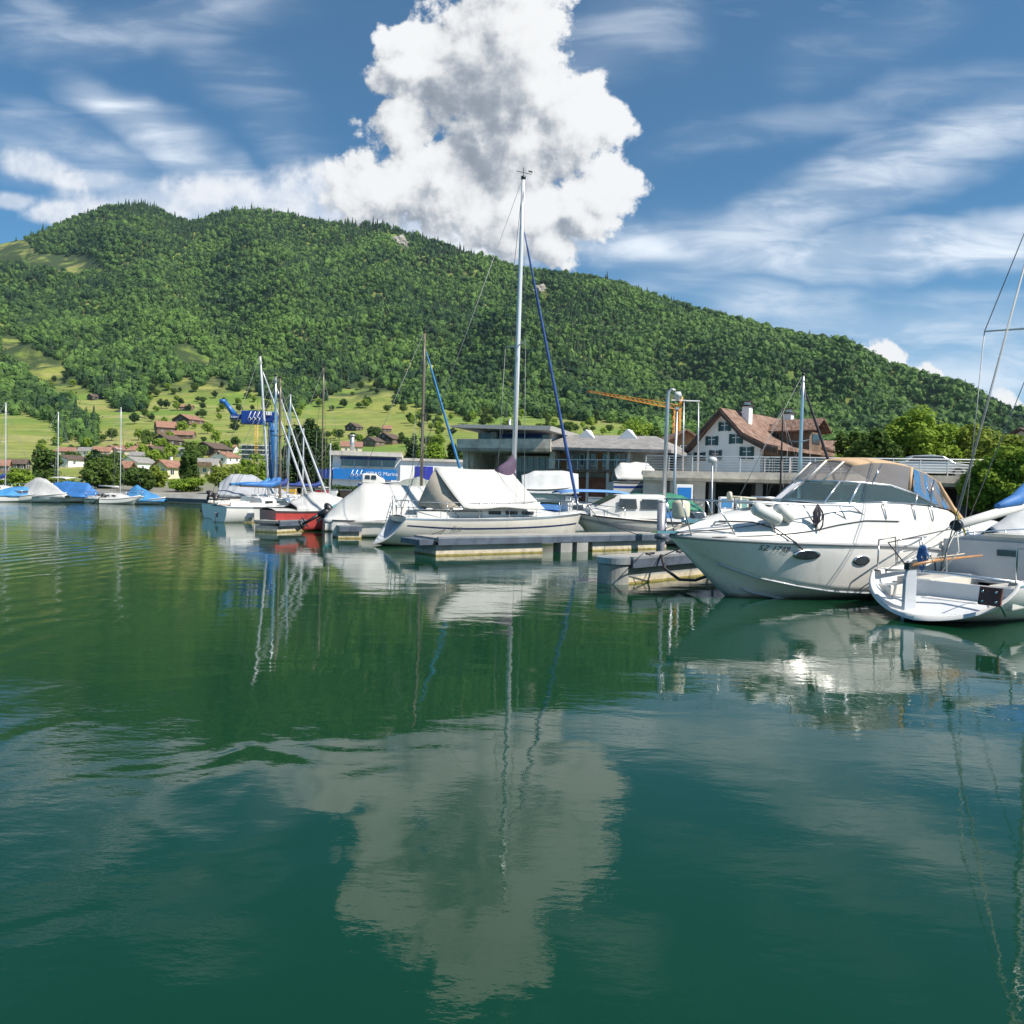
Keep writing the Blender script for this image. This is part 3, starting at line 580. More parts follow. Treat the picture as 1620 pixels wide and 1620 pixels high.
H=[ # px,base py,wpx,hpx,rpx,rz,wall,roof,label,kw
 (218,747,32,14,9,R_(68),wplaster,rgrey,'white house with a plain gable facing the water, left of the pale grey gabled house',dict(dr=1.1)),
 (268,757,30,14,10,R_(62),cplaster,rred,'cream house with red roof beside the wide house with blue-grey roof',dict(chim=True,dr=1.)),
 (322,752,46,16,10,R_(8),cplaster,rgrey,'wide cream house with blue-grey roof and balconies above the long jetty',dict(balc=True,win=4,dr=.7)),
 (28,745,30,9,7,R_(15),dwood,rdark,'dark timber house half hidden by bushes at the left edge',dict(win=3)),
 (2,748,14,12,8,R_(20),bwood,rred,'small red-roofed house cut by the left edge of the picture',{}),
 (80,727,16,7,6,R_(20),cplaster,rred,'cream house with orange roof left of the second thin mast',{}),
 (110,738,34,8,7,R_(70),wplaster,rdark,'white house with a dark broad gable below the row of red roofs',dict(dr=1.1)),
 (108,722,24,6,6,R_(10),cplaster,rred,'long red-roofed house at the left end of the roof row',{}),
 (136,722,24,6,6,R_(-12),wplaster,rgrey,'grey-roofed house, second in the roof row',{}),
 (163,722,26,6,7,R_(14),cplaster,rred,'red-roofed house in the middle of the roof row',{}),
 (188,720,24,6,6,R_(75),gplaster,rred,'red-roofed house with its gable to the water just left of the third thin mast',{}),
 (168,733,26,7,5,R_(5),bwood,rdark,'brown house with dark roof below the roof row',{}),
 (205,720,24,6,7,R_(10),cplaster,rred,'cream house with light red roof right of the third thin mast',{}),
 (195,742,22,10,5,R_(4),gplaster,rgrey,'grey house standing behind the white gabled house',{}),
 (228,718,26,6,7,R_(60),bwood,rred,'brown-walled house with bright red roof at the right end of the roof row',dict(dr=1.)),
 (228,731,38,8,6,R_(4),wplaster,rgrey,'long house with blue-grey roof above the white gabled house',{}),
 (252,724,28,9,8,R_(65),bwood,rdark,'brown chalet with its gable to the lake right of the roof row',dict(timber=True)),
 (262,686,30,9,10,R_(35),bwood,rred,'farmhouse with steep brick-red roof on the meadow',dict(timber=True)),
 (291,694,32,6,6,R_(3),bwood,rred,'long red-roofed barn beside the farmhouse on the meadow',dict(dr=.4,cat='barn')),
 (298,671,28,6,8,R_(68),bwood,rred,'timber chalet with wide red gable higher on the meadow',dict(dr=1.1,timber=True)),
 (266,705,28,8,8,R_(68),dwood,rdark,'dark chalet with wide gable below the farmhouse',dict(dr=1.1,timber=True)),
 (292,722,20,8,5,R_(3),wplaster,rgrey,'small white house among trees left of the black chalet',{}),
 (336,720,36,9,10,R_(68),dwood,rdark,'black timber chalet with broad gable above the white terrace house',dict(dr=1.15,timber=True)),
 (356,716,36,8,4,R_(2),wplaster,rred,'white terrace house with dark window band below the black chalet',dict(win=5,dr=.5)),
 (356,733,26,8,8,R_(70),wplaster,rred,'white gabled house with red roof over the big shrubs',dict(dr=1.1)),
 (148,632,12,3,4,R_(60),dwood,rdark,'dark little hut high on the meadow by the forest',dict(cat='hut',dr=1.)),
 (296,649,18,3,4,R_(5),bwood,rred,'weathered barn high on the meadow',dict(cat='barn')),
 (560,681,17,5,6,R_(65),dwood,rdark,'brown chalet alone on the mown yellow field',dict(dr=1.1,timber=True)),
 (593,686,15,4,5,R_(62),dwood,rdark,'small dark chalet right of the chalet on the mown field',dict(dr=1.)),
 (612,684,14,4,5,R_(15),bwood,rred,'small reddish barn at the right edge of the mown field',dict(cat='barn')),
 (590,706,24,6,7,R_(64),bwood,rdark,'brown house with gable above the boatyard, left of its neighbour',dict(dr=1.1)),
 (615,702,28,6,9,R_(66),bwood,rdark,'largest brown gabled house above the white boatyard building',dict(dr=1.1,timber=True)),
 (556,716,34,9,8,R_(12),cplaster,rred,'red-roofed house just behind the flat roof of the boatyard office',{}),
 (187,760,22,8,5,R_(8),bwood,rred,'small boathouse with red roof among the trees by the water',dict(y0=88,cat='boathouse')),
]
for (px,py,w,h,r,rz,wm,rm,lab,kw) in H:
    k=dict(kw); y0=k.pop('y0',100); k.setdefault('group',VG); vh(px,py,w,h,r,rz,wm,rm,lab,y0=y0,**k)
def apartment(px,py,w,h,label):
    p=hit(px,py,120); s=p.y/FPX; W_=w*s; H_=h*s; t=thing('apartment_building',label,'building',p,0); m=MB(); m.box((0,3,H_/2-.5),(W_-.6,6,H_+.6)); m.build('wall',gplaster,t); fl=3
    for f in range(fl+1):
        m=MB(); z=f*H_/fl; m.box((0,-1.,z),(W_,3.2,.35)); m.build('floor_slab' if f<fl else 'roof',whitep,t)
        if f<fl:
            for i in range(5): m=MB(); x=(i+.5)/5*W_-W_/2; m.box((x,-.05,z+H_/fl*.5),(W_/5*.72,.1,H_/fl*.55)); m.build('window',shade_glass,t)
            m=MB(); m.box((0,-2.5,z+.6),(W_*.98,.06,.7)); m.build('railing',bglass,t)
apartment(403,727,44,22,'white terraced apartment block with dark window bands behind the blue crane')
def tower_crane(name,label,base,H,jib0,jib1,r,apex,mat):
    t=thing(name,label,'crane',base); m=MB(); s=r
    for x in(-s,s):
        for y in(-s,s): m.tube([(x,y,0),(x,y,H)],.09*s/.6,4)
    n=max(4,int(H/(2.2*s)))
    for i in range(n):
        z0,z1=H*i/n,H*(i+1)/n
        for (a,b) in (((-s,-s),(s,-s)),((s,-s),(s,s)),((s,s),(-s,s)),((-s,s),(-s,-s))): m.tube([(a[0],a[1],z0),(b[0],b[1],z1)],.05*s/.6,4)
    m.build('mast',mat,t); j=MB(); A=Vector(jib0)-Vector(base); B=Vector(jib1)-Vector(base); d=(B-A).normalized(); sd_=Vector((d.y,-d.x,0)).normalized()*s*.7; up=Vector((0,0,s*1.5)); n=int((B-A).length/(s*2.2))
    for q in (sd_,-sd_,up): j.tube([A+q,B+q*.4],.07*s/.6,4)
    for i in range(n):
        p0=A.lerp(B,i/n); p1=A.lerp(B,(i+1)/n); k0=1-.6*i/n
        j.tube([p0+sd_*k0,p1+up*k0],.04*s/.6,4); j.tube([p0-sd_*k0,p1+up*k0],.04*s/.6,4); j.tube([p0+sd_*k0,p1-sd_*k0],.04*s/.6,4)
    j.build('jib',mat,t)
    if apex: m=MB(); C=Vector(apex)-Vector(base); m.tube([(0,0,H),C],.16,5); m.tube([Vector((0,0,H))+Vector((.6,0,.2)),C],.12,5); m.tube([C,A.lerp(B,.35)+up*.6],.03,4); m.build('tower_head',mat,t)
    return t
D=hit(405,728,120).y; b0=at(405,728,D)
tower_crane('tower_crane','thin yellow tower crane standing before the terraced apartment block',b0,(at(405,672,D)-b0).z,at(404,672,D),at(396,668,D),.55,None,yellowp)
D=150.; b0=at(1068,750,D); tower_crane('tower_crane','orange construction crane with lattice jib above the grey-roofed hall',b0,(at(1068,646,D)-b0).z,at(1072,648,D),at(930,620,D+20),.6,at(1080,628,D),orangep)
# ---------------------------------------------------------------- boatyard buildings
def frame_axes(p0,p1):
    d=(Vector(p1)-Vector(p0)); d.z=0; return math.atan2(d.y,d.x),d.length
def kibag():
    Dp=88.; p=at(525,765,Dp); q=at(738,765,Dp+2); rz,L=frame_axes(p,q); p.z=.9; s=Dp/FPX
    t=thing('boatyard_office','long white flat-roofed boatyard office with ribbon window and blue sign','building',p,rz); H_=at(525,713,Dp).z-.9
    m=MB(); m.b2((0,.3,-.6),(L*.5,9,H_-.5)); m.b2((L*.5,.0,-.6),(L,9,H_-.9)); m.build('wall',wplaster,t)
    m=MB(); m.b2((-.3,-.5,H_-.5),(L*.51,9.3,H_)); m.b2((L*.51+.02,-.3,H_-.9),(L+.2,9.2,H_-.6)); m.build('roof',concl,t)
    for i in range(4): m=MB(); x0=1.0+i*(L*.47-1)/4; m.b2((x0,.16,H_-2.05),(x0+(L*.47-1)/4-.15,.32,H_-.9)); m.build('window',house_glass,t)
    m=MB(); m.b2((.9,.10,H_-.9),(L*.47,.36,H_-.62)); m.build('sun_blind',navytarp,t)
    m=MB(); m.b2((L*.61,-.06,H_-3.1),(L*.745,.05,H_-1.5)); m.build('roller_shutter',M('blue_shutter',(.03,.04,.35),.5,amt=.3,scale=.4),t)
    m=MB(); m.b2((L*.85,-.06,H_-3.4),(L*.97,.05,H_-1.9)); m.build('garage_opening',house_glass,t)
    # sign band
    sg=thing('shop_sign','long blue boatyard sign with white lettering under the ribbon window','sign',t.matrix_basis@Vector((-.2,-.25,H_-3.95)) if False else Vector(p)+Matrix.Rotation(rz,3,'Z')@Vector((0,-.25,H_-3.25)),rz)
    m=MB(); m.b2((.15,-.1,0),(L*.475,.05,1.25)); m.build('sign_panel',signb,sg)
    m=MB(); m.b2((-1.6,.2,0),(.1,.35,1.1)); m.build('side_panel',M('sign_dark_blue',(.01,.04,.22),.4),sg)
    R=Matrix.Translation((3.9,-.115,.52))@Matrix.Rotation(PI/2,4,'X'); textmesh('lettering','KIBAG Marina',.62,whitep,sg,R)
    R=Matrix.Translation((3.95,-.115,.2))@Matrix.Rotation(PI/2,4,'X'); textmesh('small_lettering','Die Marina am See',.26,whitep,sg,R)
    m=MB()
    for i in range(3):
        x=2.1+i*.5; m.tube([(x+.35,-.13,1.1),(x,-.13,.35),(x+.1,-.13,.18),(x+.38,-.13,.55),(x+.22,-.13,.7)],.045,5)
    m.build('logo',whitep,sg)
kibag()
for (px,pyt,pyb,rad,Y,lab) in ((557,690,713,.28,92.,'short white vent pipe above the boatyard office roof'),):
    b0=at(px,pyb,Y); m=MB(); m.cyl((0,0,0),rad,(at(px,pyt,Y)-b0).z,12); m.cyl((0,0,(at(px,pyt,Y)-b0).z),rad*1.4,.15,12); o=m.build('vent_pipe',galv); o.location=b0; tag(o,lab,'vent pipe')
def concrete_house():
    Dp=70.; p=at(722,790,Dp); q=at(870,790,Dp-3); rz,L=frame_axes(p,q); p.z=.9
    zt=lambda y: at(790,y,Dp).z-.9
    t=thing('modern_house','modern concrete building with long balcony and glazed upper storey','building',p,rz)
    m=MB(); z0,z1,z2,z3=zt(716),zt(698),zt(683),zt(677)
    m.b2((.5,1.2,-.8),(1.1,9,z0)); m.b2((L*.46,2.0,-.8),(L*.98,9,z0-.25)); m.b2((1.1,6.5,-.8),(L*.46,9,z0)); m.b2((L-.15,.1,-.8),(L+.35,9,z0)); m.b2((.55,.05,-.8),(1.05,.6,z0)); m.build('wall',concrete,t)
    m=MB(); m.b2((.3,-.9,z0),(L+.2,9,z0+.28)); m.b2((.3,-.9,z0),(L+.2,-.72,z1+.05)); m.b2((.3,-.72,z0),(.48,4,z1+.05)); m.build('balcony',concrete,t)
    m=MB(); m.b2((1.2,2.,z0+.28),(L-.6,8.8,z2)); m.build('upper_storey',gplaster,t)
    for i in range(6): m=MB(); w=(L-2.2)/6; m.b2((1.5+i*w,1.9,z1-.5),(1.5+(i+1)*w-.15,2.02,z2-.1)); m.build('window',house_glass,t)
    m=MB(); m.b2((2.6,1.7,z2-.5),(L-1.5,2.05,z2-.15)); m.build('sun_blind',navytarp,t)
    m=MB(); m.prism([(-.2,z2+.25),(1.2,z2+.15),(L+.2,z2-.1),(L+.3,z3-.05),(1.,z3+.12),(-.2,z2+.35)],'y',-1.3,9); m.build('roof',M('grey_roof_sheet',(.46,.44,.41),.7,amt=.1),t)
    m=MB(); m.b2((2.7,1.3,z1),(3.3,1.9,z2)); m.build('pillar',concl,t)
    for i in range(7): m=MB(); w=(L*.5-.4)/7; x=L*.48+.1+i*w; m.mat(0).b2((x,1.88,.3),(x+w-.1,2.,z0-.4)); m.mat(1).b2((x+w-.09,1.8,.3),(x+w,1.99,z0-.4)); m.build('window',[house_glass,gplaster],t)
    m=MB(); m.b2((L*.46,.9,z0-2.6),(L-.2,.94,z0-1.7)); m.build('glass_railing',bglass,t)
    m=MB(); m.cyl((3.6,4,z3-.5),.13,1.6,10); m.build('chimney',galv,t)
concrete_house()
def gallery_house():
    Dp=68.; p=at(872,792,Dp); q=at(1030,792,Dp-4); rz,L=frame_axes(p,q); p.z=.9; zt=lambda y: at(950,y,Dp).z-.9
    t=thing('boat_hall','two-storey hall with wide pale grey roof, wooden gallery and brick base','building',p,rz)
    zE,zR,zG=zt(710),zt(684),zt(747)
    m=MB(); m.b2((.4,1.2,-.8),(L*.96,9.5,zE+.3)); m.build('wall',concl,t)
    m=MB(); m.b2((L*.02,.9,-.6),(L*.7,1.15,zG-.5)); m.build('brick_base',brick,t)
    m=MB(); v=[(-1,-1.6,zE),(L+2.,-1.6,zE-.3),(L-.9,4.2,zR-.2),(0.,4.2,zR),(-1,9.8,zE),(L+2.,9.8,zE-.3)]
    vs=v+[(a,b,c-.25) for a,b,c in v]
    m._add(vs,[(0,1,2,3),(3,2,5,4),(1,5,2),(6,9,8,7),(9,10,11,8),(7,8,11),(0,6,7,1),(1,7,11,5),(5,11,10,4),(4,10,9,6,0,3)],False); r_=m.build('roof',rgrey,t)
    for x in (L*.12,L*.55): m=MB(); m._add([(x,2.7,zR-.6),(x+2.,2.7,zR-.6),(x+1.,2.7,zR+.35),(x+1.,4.2,zR+.35)],[(0,1,2),(1,3,2),(0,2,3)],False); m.build('skylight',whitep,r_)
    m=MB(); m.b2((0,-.9,zG-.1),(L*.8,1.2,zG+.15)); m.build('gallery_floor',bwood,t)
    m=MB()
    m.b2((0,-.9,zG+.95),(L*.8,-.84,zG+1.02))
    for i in range(9): x=.1+i*(L*.8-.2)/8; m.b2((x-.03,-.86,zG+.15),(x+.03,-.80,zG+.95))
    m.build('gallery_railing',galv,t)
    for x in (.2,L*.2,L*.4,L*.6,L*.8): m=MB(); m.b2((x-.1,-.8,-.8),(x+.1,-.6,zE)); m.build('post',concl,t)
    pan=[oplaster,gplaster,M('sage_panel',(.20,.28,.24),.7),oplaster,M('sage_panel',(.2,.28,.24)),gplaster]
    for i in range(6): m=MB(); w=L*.72/6; m.b2((.5+i*w,1.08,zG+.16),(.5+i*w+w*.45,1.17,zE-.4)); m.build('cladding_panel',pan[i],t)
    for i in range(6): m=MB(); w=L*.72/6; x=.5+i*w+w*.5; m.mat(1).b2((x,1.06,zG+.5),(x+w*.46,1.19,zE-.5)); m.mat(0).b2((x+.08,1.0,zG+.6),(x+w*.46-.08,1.1,zE-.6)); m.build('window',[house_glass,whitep],t)
gallery_house()
def gable_house():
    """white house with steep swept brown roof and green shutters; gable faces the harbour"""
    Dp=66.; s=Dp/FPX; c=at(1142,740,Dp); zt=lambda y: at(1142,y,Dp).z; xg=lambda x: (x-1142)*s*(1.17 if x<1142 else 1.04)
    base=3.4; t=thing('gabled_house','white farmhouse with steep mossy brown tile roof and dark green shutters','house',(c.x,Dp,base),0); t.rotation_euler=(0,0,R_(-44))
    zp=zt(648)-base; prof=[(xg(1058),zt(736)-base),(xg(1095),zt(706)-base),(xg(1120),zt(674)-base),(xg(1143),zp),(xg(1180),zt(688)-base),(xg(1215),zt(706)-base),(xg(1236),zt(711)-base)]
    L=11.5
    wl=[(xg(1072),-1.),(xg(1203),-1.),(xg(1203),zt(703)-base)]+[(xg(1180),zt(690)-base-.15),(xg(1143),zp-.2),(xg(1120),zt(676)-base-.2),(xg(1096),zt(708)-base-.15),(xg(1072),zt(728)-base)]
    m=MB(); m.prism(wl,'y',0,L-1); m.build('wall',wplaster,t)
    m=MB(); m.b2((xg(1203)+.0,.6,-.2),(xg(1225),L-2,zt(712)-base)); m.build('side_extension',bwood,t)
    r=MB(); n=len(prof); top=[[ (x,y,z+.12+(.0 if 1<i<n-2 else -.0)) for i,(x,z) in enumerate(prof)] for y in (-.75,3,6,9,L)]
    rings=[ring+[(x,y,z-.28) for (x,y,z) in reversed(ring)] for ring in top]; r.loft(rings,True,True,False); ro=r.build('roof',rbrown,t)
    m=MB(); prv=[(x,-.80,z-.10) for x,z in prof]; 
    for a,b in zip(prv[:-1],prv[1:]): m.slab([a,b,(b[0],b[1],b[2]-.34),(a[0],a[1],a[2]-.34)],.08)
    m.build('bargeboard',dwood,t)
    for (x,y,z) in ((xg(1158),2.5,zt(640)-base),(xg(1196)-.6,7.5,zt(645)-base)):
        m=MB(); m.b2((x-.33,y-.33,z-2.4),(x+.33,y+.33,z)); m.mat(1).box((x,y,z+.06),(.95,.95,.12)); m.mat(1).box((x,y,z+.45),(.8,.8,.08)); m.mat(0).box((x,y,z+.25),(.4,.4,.35)); m.build('chimney',[wplaster,dwood],ro)
    # dormer on the sun side of the roof
    d=thing('tmp','',''); bpy.data.objects.remove(d)
    x0,x1=xg(1205),xg(1240); zd=zt(697)-base; m=MB(); m.b2((x0-1.2,5.6,zd-.6),(x1-.35,8.2,zd+1.)); m.build('dormer',bwood,t)
    m=MB(); m.slab([(x0-2.,5.1,zd+1.0),(x1+.35,5.1,zd+1.0),(x1+.35,6.9,zd+2.15),(x0-2.,6.9,zd+2.15)],-.15); m.slab([(x0-2.,8.7,zd+1.0),(x0-2.,6.9,zd+2.15),(x1+.35,6.9,zd+2.15),(x1+.35,8.7,zd+1.0)],-.15); m.build('dormer_roof',rbrown,t)
    m=MB(); m.b2((x1-.36,6.1,zd+.0),(x1-.3,7.7,zd+.85)); m.build('dormer_window',shade_glass,t)
    for (px,py,w,h) in ((1145,675,.62,.72),(1126,697,.66,.74),(1164,695,.70,.78),(1132,720,.66,.8),(1182,718,.72,1.05),(1108,722,.6,.7)):
        x=xg(px); z=zt(py)-base; m=MB(); m.mat(0).box((x,-.02,z),(w,.08,h)); m.mat(1).box((x,-.07,z),(.06,.05,h)); m.mat(1).box((x,-.07,z+h*.15),(w,.05,.05)); m.mat(1).box((x,-.05,z-h/2-.05),(w+.1,.16,.08)); wo=m.build('window',[shade_glass,whitep],t)
        for q in(-1,1): m=MB(); m.box((x+q*(w/2+.15),-.05,z),(.26,.07,h+.06)); m.build('shutter',greenshut,wo)
    # veranda windows on the side facing right
    for i in range(4): m=MB(); x=xg(1206)+.1+i*.75; m.mat(1).box((x+.3,.55,1.3),(.62,.08,1.3)); m.mat(0).box((x+.3,.5,1.3),(.5,.06,1.15)); m.build('veranda_window',[shade_glass,whitep],t)
gable_house()
p=at(1081,735,92.); house((p.x,98.,3.2),13,7.,4.3,2.2,R_(90),oplaster,rbrown,'orange timber house with gable partly behind the white farmhouse',cat='house',over=.7)
p=at(1262,735,96.); house((p.x,98.,3.2),12,9.,4.0,1.9,R_(78),oplaster,rbrown,'orange-walled house behind the dormer of the white farmhouse',cat='house',over=.7)
p=at(1318,735,98.); house((p.x,100.,3.2),20,10.,4.4,1.8,R_(-4),dwood,rbrown,'long low house with dark timber balcony and brown roof behind the bridge',cat='house',over=.9,win=6,balc=True)
p=hit(1612,700,300); house((p.x,p.y,p.z),12,9,5,3,R_(10),cplaster,rred,'small house at the foot of the ridge near the right edge',cat='house')
p=at(1618,735,85.); house((p.x+4.5,85,2.2),10,9,6.2,1.8,R_(5),cplaster,rdark,'cream house peeping over the bushes at the right edge',cat='house')
# ---------------------------------------------------------------- raised road (bridge deck) with railing
BZ=3.55
def bridge():
    A=at(1040,760,52.); B=at(1900,760,44.); rz,L=frame_axes(A,B); t=thing('road_bridge','raised road deck on dark pillars with white pipe railing, open boat store below','bridge',(A.x,A.y,0),rz)
    m=MB(); m.b2((-1.,0,BZ-.55),(L,11,BZ)); m.b2((-1,-.15,BZ-.35),(L,0-.003,BZ+.12)); m.build('deck',concrete,t)
    for i in range(11):
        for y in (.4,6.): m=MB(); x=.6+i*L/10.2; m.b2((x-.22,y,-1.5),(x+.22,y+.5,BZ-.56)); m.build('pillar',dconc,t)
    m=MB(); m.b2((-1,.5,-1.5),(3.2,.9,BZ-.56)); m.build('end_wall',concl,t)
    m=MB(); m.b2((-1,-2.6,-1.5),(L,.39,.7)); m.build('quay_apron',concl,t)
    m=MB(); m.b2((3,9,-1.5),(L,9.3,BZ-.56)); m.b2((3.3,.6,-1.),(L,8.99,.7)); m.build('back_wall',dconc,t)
    m=MB(); 
    for i in range(6): m.tube([(-.8,-.05,BZ+.28+i*.17),(L,-.05,BZ+.28+i*.17)],.022 if i<5 else .045,6)
    n=int(L/1.5)
    for i in range(n): x=-.8+i*L/n; m.b2((x-.025,-.08,BZ),(x+.025,-.03,BZ+1.13))
    m.build('railing',whitep,t)
    m=MB(); m.b2((9.,-.02,BZ+.15),(14.5,.03,BZ+1.05)); m.build('screen_panel',M('grey_screen',(.28,.31,.36),.5),t)
    for (x,w,h,mt,nm,zz) in ((6.3,1.0,.9,whitep,'window_grid',1.3),(14.5,1.3,.8,whitep,'window_grid',1.4)):
        m=MB()
        for i in range(5):
            for j in range(4): m.box((x+i*.22,.98+7.9,zz+j*.2),(.17,.03,.15))
        m.build(nm,mt,t)
    return A,rz,L
BA,BR,BL=bridge()
def onb(x,y,z=BZ): return Vector((BA.x,BA.y,0))+Matrix.Rotation(BR,3,'Z')@Vector((x,y,z))
def bridge_x(px,y=2.):   # along-bridge coordinate seen at pixel column px
    best=0;bd=1e9
    for i in range(400):
        x=i*BL/400; q=proj(onb(x,y)); 
        if abs(q[0]-px)<bd: bd=abs(q[0]-px); best=x
    return best
def car(loc,rz,mat,label,L=4.4):
    t=thing('parked_car',label,'car',loc,rz); m=MB(); W_=.88
    pr=[(-2.2,.35),(-2.25,.75),(-2.1,.95),(-1.75,1.02),(-1.3,1.42),(-.2,1.50),(.55,1.42),(1.25,1.0),(2.0,.88),(2.2,.65),(2.2,.35)]
    rings=[[(x,y*(.93 if z>1.05 else 1.),z) for x,z in pr] for y in(-W_,-W_*.97,0,W_*.97,W_)]
    rings[0]=[(x*.98,y,z-.03) for x,y,z in rings[0]]; rings[-1]=[(x*.98,y,z-.03) for x,y,z in rings[-1]]
    m.loft(rings,True,True,False); b=m.build('body',mat,t,bevel=.05)
    m=MB()
    for s in(-1,1):
        m.slab([(-1.55,s*(W_+.006),1.04),(.95,s*(W_+.006),1.04),(.45,s*(W_*.95+.008),1.38),(-1.2,s*(W_*.95+.008),1.38)][::s],.02)
    m.build('side_window',shade_glass,t)
    m=MB(); m.slab([(1.22,-.72,1.03),(1.22,.72,1.03),(.62,.66,1.41),(.62,-.66,1.41)],.03); m.build('windscreen',shade_glass,t)
    for x in(-1.35,1.4):
        for s in(-1,1):
            m=MB(); m.tube([(x,s*(W_-.2),.33),(x,s*(W_+.02),.33)],.33,18); w=m.build('wheel',rubber,t); m=MB(); m.tube([(x,s*(W_-.1),.33),(x,s*(W_+.035),.33)],.2,12); m.build('rim',alu,w)
    for s in(-1,1): m=MB(); m.box((2.17,s*.6,.72),(.1,.35,.13)); m.build('headlight',whitep,t)
carsilver=M('silver_car_paint',(.50,.52,.54),.25,.4,amt=.03,coat=.5); carred=M('red_car_paint',(.35,.03,.03),.25,amt=.05,coat=.5); carwhite=M('white_car_paint',(.7,.7,.7),.25,amt=.03,coat=.5)
car(onb(bridge_x(1472),2.2),BR+PI*0,carsilver,'silver car driving over the bridge by the green trees')
# ---------------------------------------------------------------- lamp posts and blue boat crane
def lamp(px,pyt,pyb,Y,label,style,r=.06,lean=0.):
    b0=at(px,pyb,Y); tp=at(px+lean,pyt,Y); b0.z=-.8 if Y<45 else min(b0.z,3.4); h=tp.z-b0.z; dx=tp.x-b0.x; t=thing('street_lamp',label,'street lamp',b0); m=MB()
    if style=='round':
        m.tube([(0,0,0),(dx*.95,0,h*.95),(dx+.03,0,h*.985),(dx+.15,0,h),(dx+.32,0,h-.02)],[r*1.2,r,r*.9,r*.7,r*.6],8); m.build('pole',galv,t)
        m=MB(); m.cyl((dx+.42,0,h-.32),.20,.22,14,r2=.13); m.ball((dx+.42,0,h-.33),.15,12,6); m.build('lamp_head',M('lamp_glass',(.6,.6,.58),.2),t)
    elif style=='arm':
        m.tube([(0,0,0),(dx,0,h)],[r*1.2,r*.7],8); m.build('pole',galv,t); m=MB(); m.box((dx-.45,0,h-.02),(1.1,.22,.07)); m.build('lamp_arm',whitep,t)
    elif style=='plain':
        m.tube([(0,0,0),(dx,0,h)],[r*1.2,r*.8],8); m.build('pole',galv,t); m=MB(); m.box((dx,0,h+.05),(.2,.2,.12)); m.build('lamp_head',galv,t)
    else:
        m.tube([(0,0,0),(dx,0,h)],[r*1.2,r*.7],8); m.build('pole',galv,t); m=MB(); m.ball((dx,0,h+.1),.24,12,8,(1,1,.7)); m.build('lamp_head',M('lamp_glass',(.6,.6,.58),.2),t)
lamp(1049,616,812,33.,'tall street lamp with round drooping head beside the grey mooring pile','round',.085,8.)
lamp(1066,648,785,40.,'thin plain post with small square head right of the tall round-headed lamp','plain',.075,5.)
lamp(1080,633,760,60.,'slim street lamp with flat arm left of the white farmhouse gable','arm',.07,2.)
lamp(1104,634,760,60.,'slim street lamp with flat arm in front of the white gable','arm',.07,1.)
lamp(1127,731,810,38.,'short pole lamp with small cap in front of the boat store','pole2',.05,0.)
def boat_crane():
    Y=76.; b0=at(432,795,Y); b0.z=.7; s=Y/FPX; t=thing('boat_crane','tall blue boat-lifting crane with slewing arm over the moored boats','crane',b0)
    zt=lambda y: at(430,y,Y).z-b0.z; X=lambda x,y=660: at(x,y,Y).x-b0.x
    m=MB(); m.tube([(0,0,0),(-.1,0,zt(690)),(-.15,0,zt(652))],[.46,.45,.44],20); m.tube([(-.12,0,zt(682)),(-.12,0,zt(680))],[.52,.52],20); m.build('column',craneb2,t)
    m=MB(); m.b2((X(385),-.7,zt(672)),(X(420),.7,zt(651.5))); m.b2((X(366),-.35,zt(665)),(X(386),.35,zt(657))); m.b2((X(420),-.5,zt(668)),(X(438),.5,zt(653))); h=m.build('slewing_box',craneb,t,bevel=.08)
    m=MB(); m.tube([(X(371),0,zt(658)),(X(355),0,zt(637))],[.32,.2],8); m.tube([(X(354)-.1,0,zt(637)-.2),(X(354)-.1,0,zt(637)+.2)],[.34,.34],12); m.build('boom',craneb2,t)
    m=MB(); m.box((X(428),-.55,zt(655)),(.5,.2,.35)); m.build('floodlight',whitep,t)
    m=MB()
    for i in range(3):
        x=X(392)+.25+i*.42; z=zt(668); m.tube([(x+.35,-.74,z+.95),(x,-.74,z+.15),(x+.1,-.74,z-.05),(x+.36,-.74,z+.25),(x+.2,-.74,z+.4)],.035,5)
    m.build('logo',whitep,h)
    textmesh('lettering','KIBAG',.28,whitep,h,Matrix.Translation((X(367)+.05,-.38,zt(663)))@Matrix.Rotation(PI/2,4,'X'))
boat_crane()
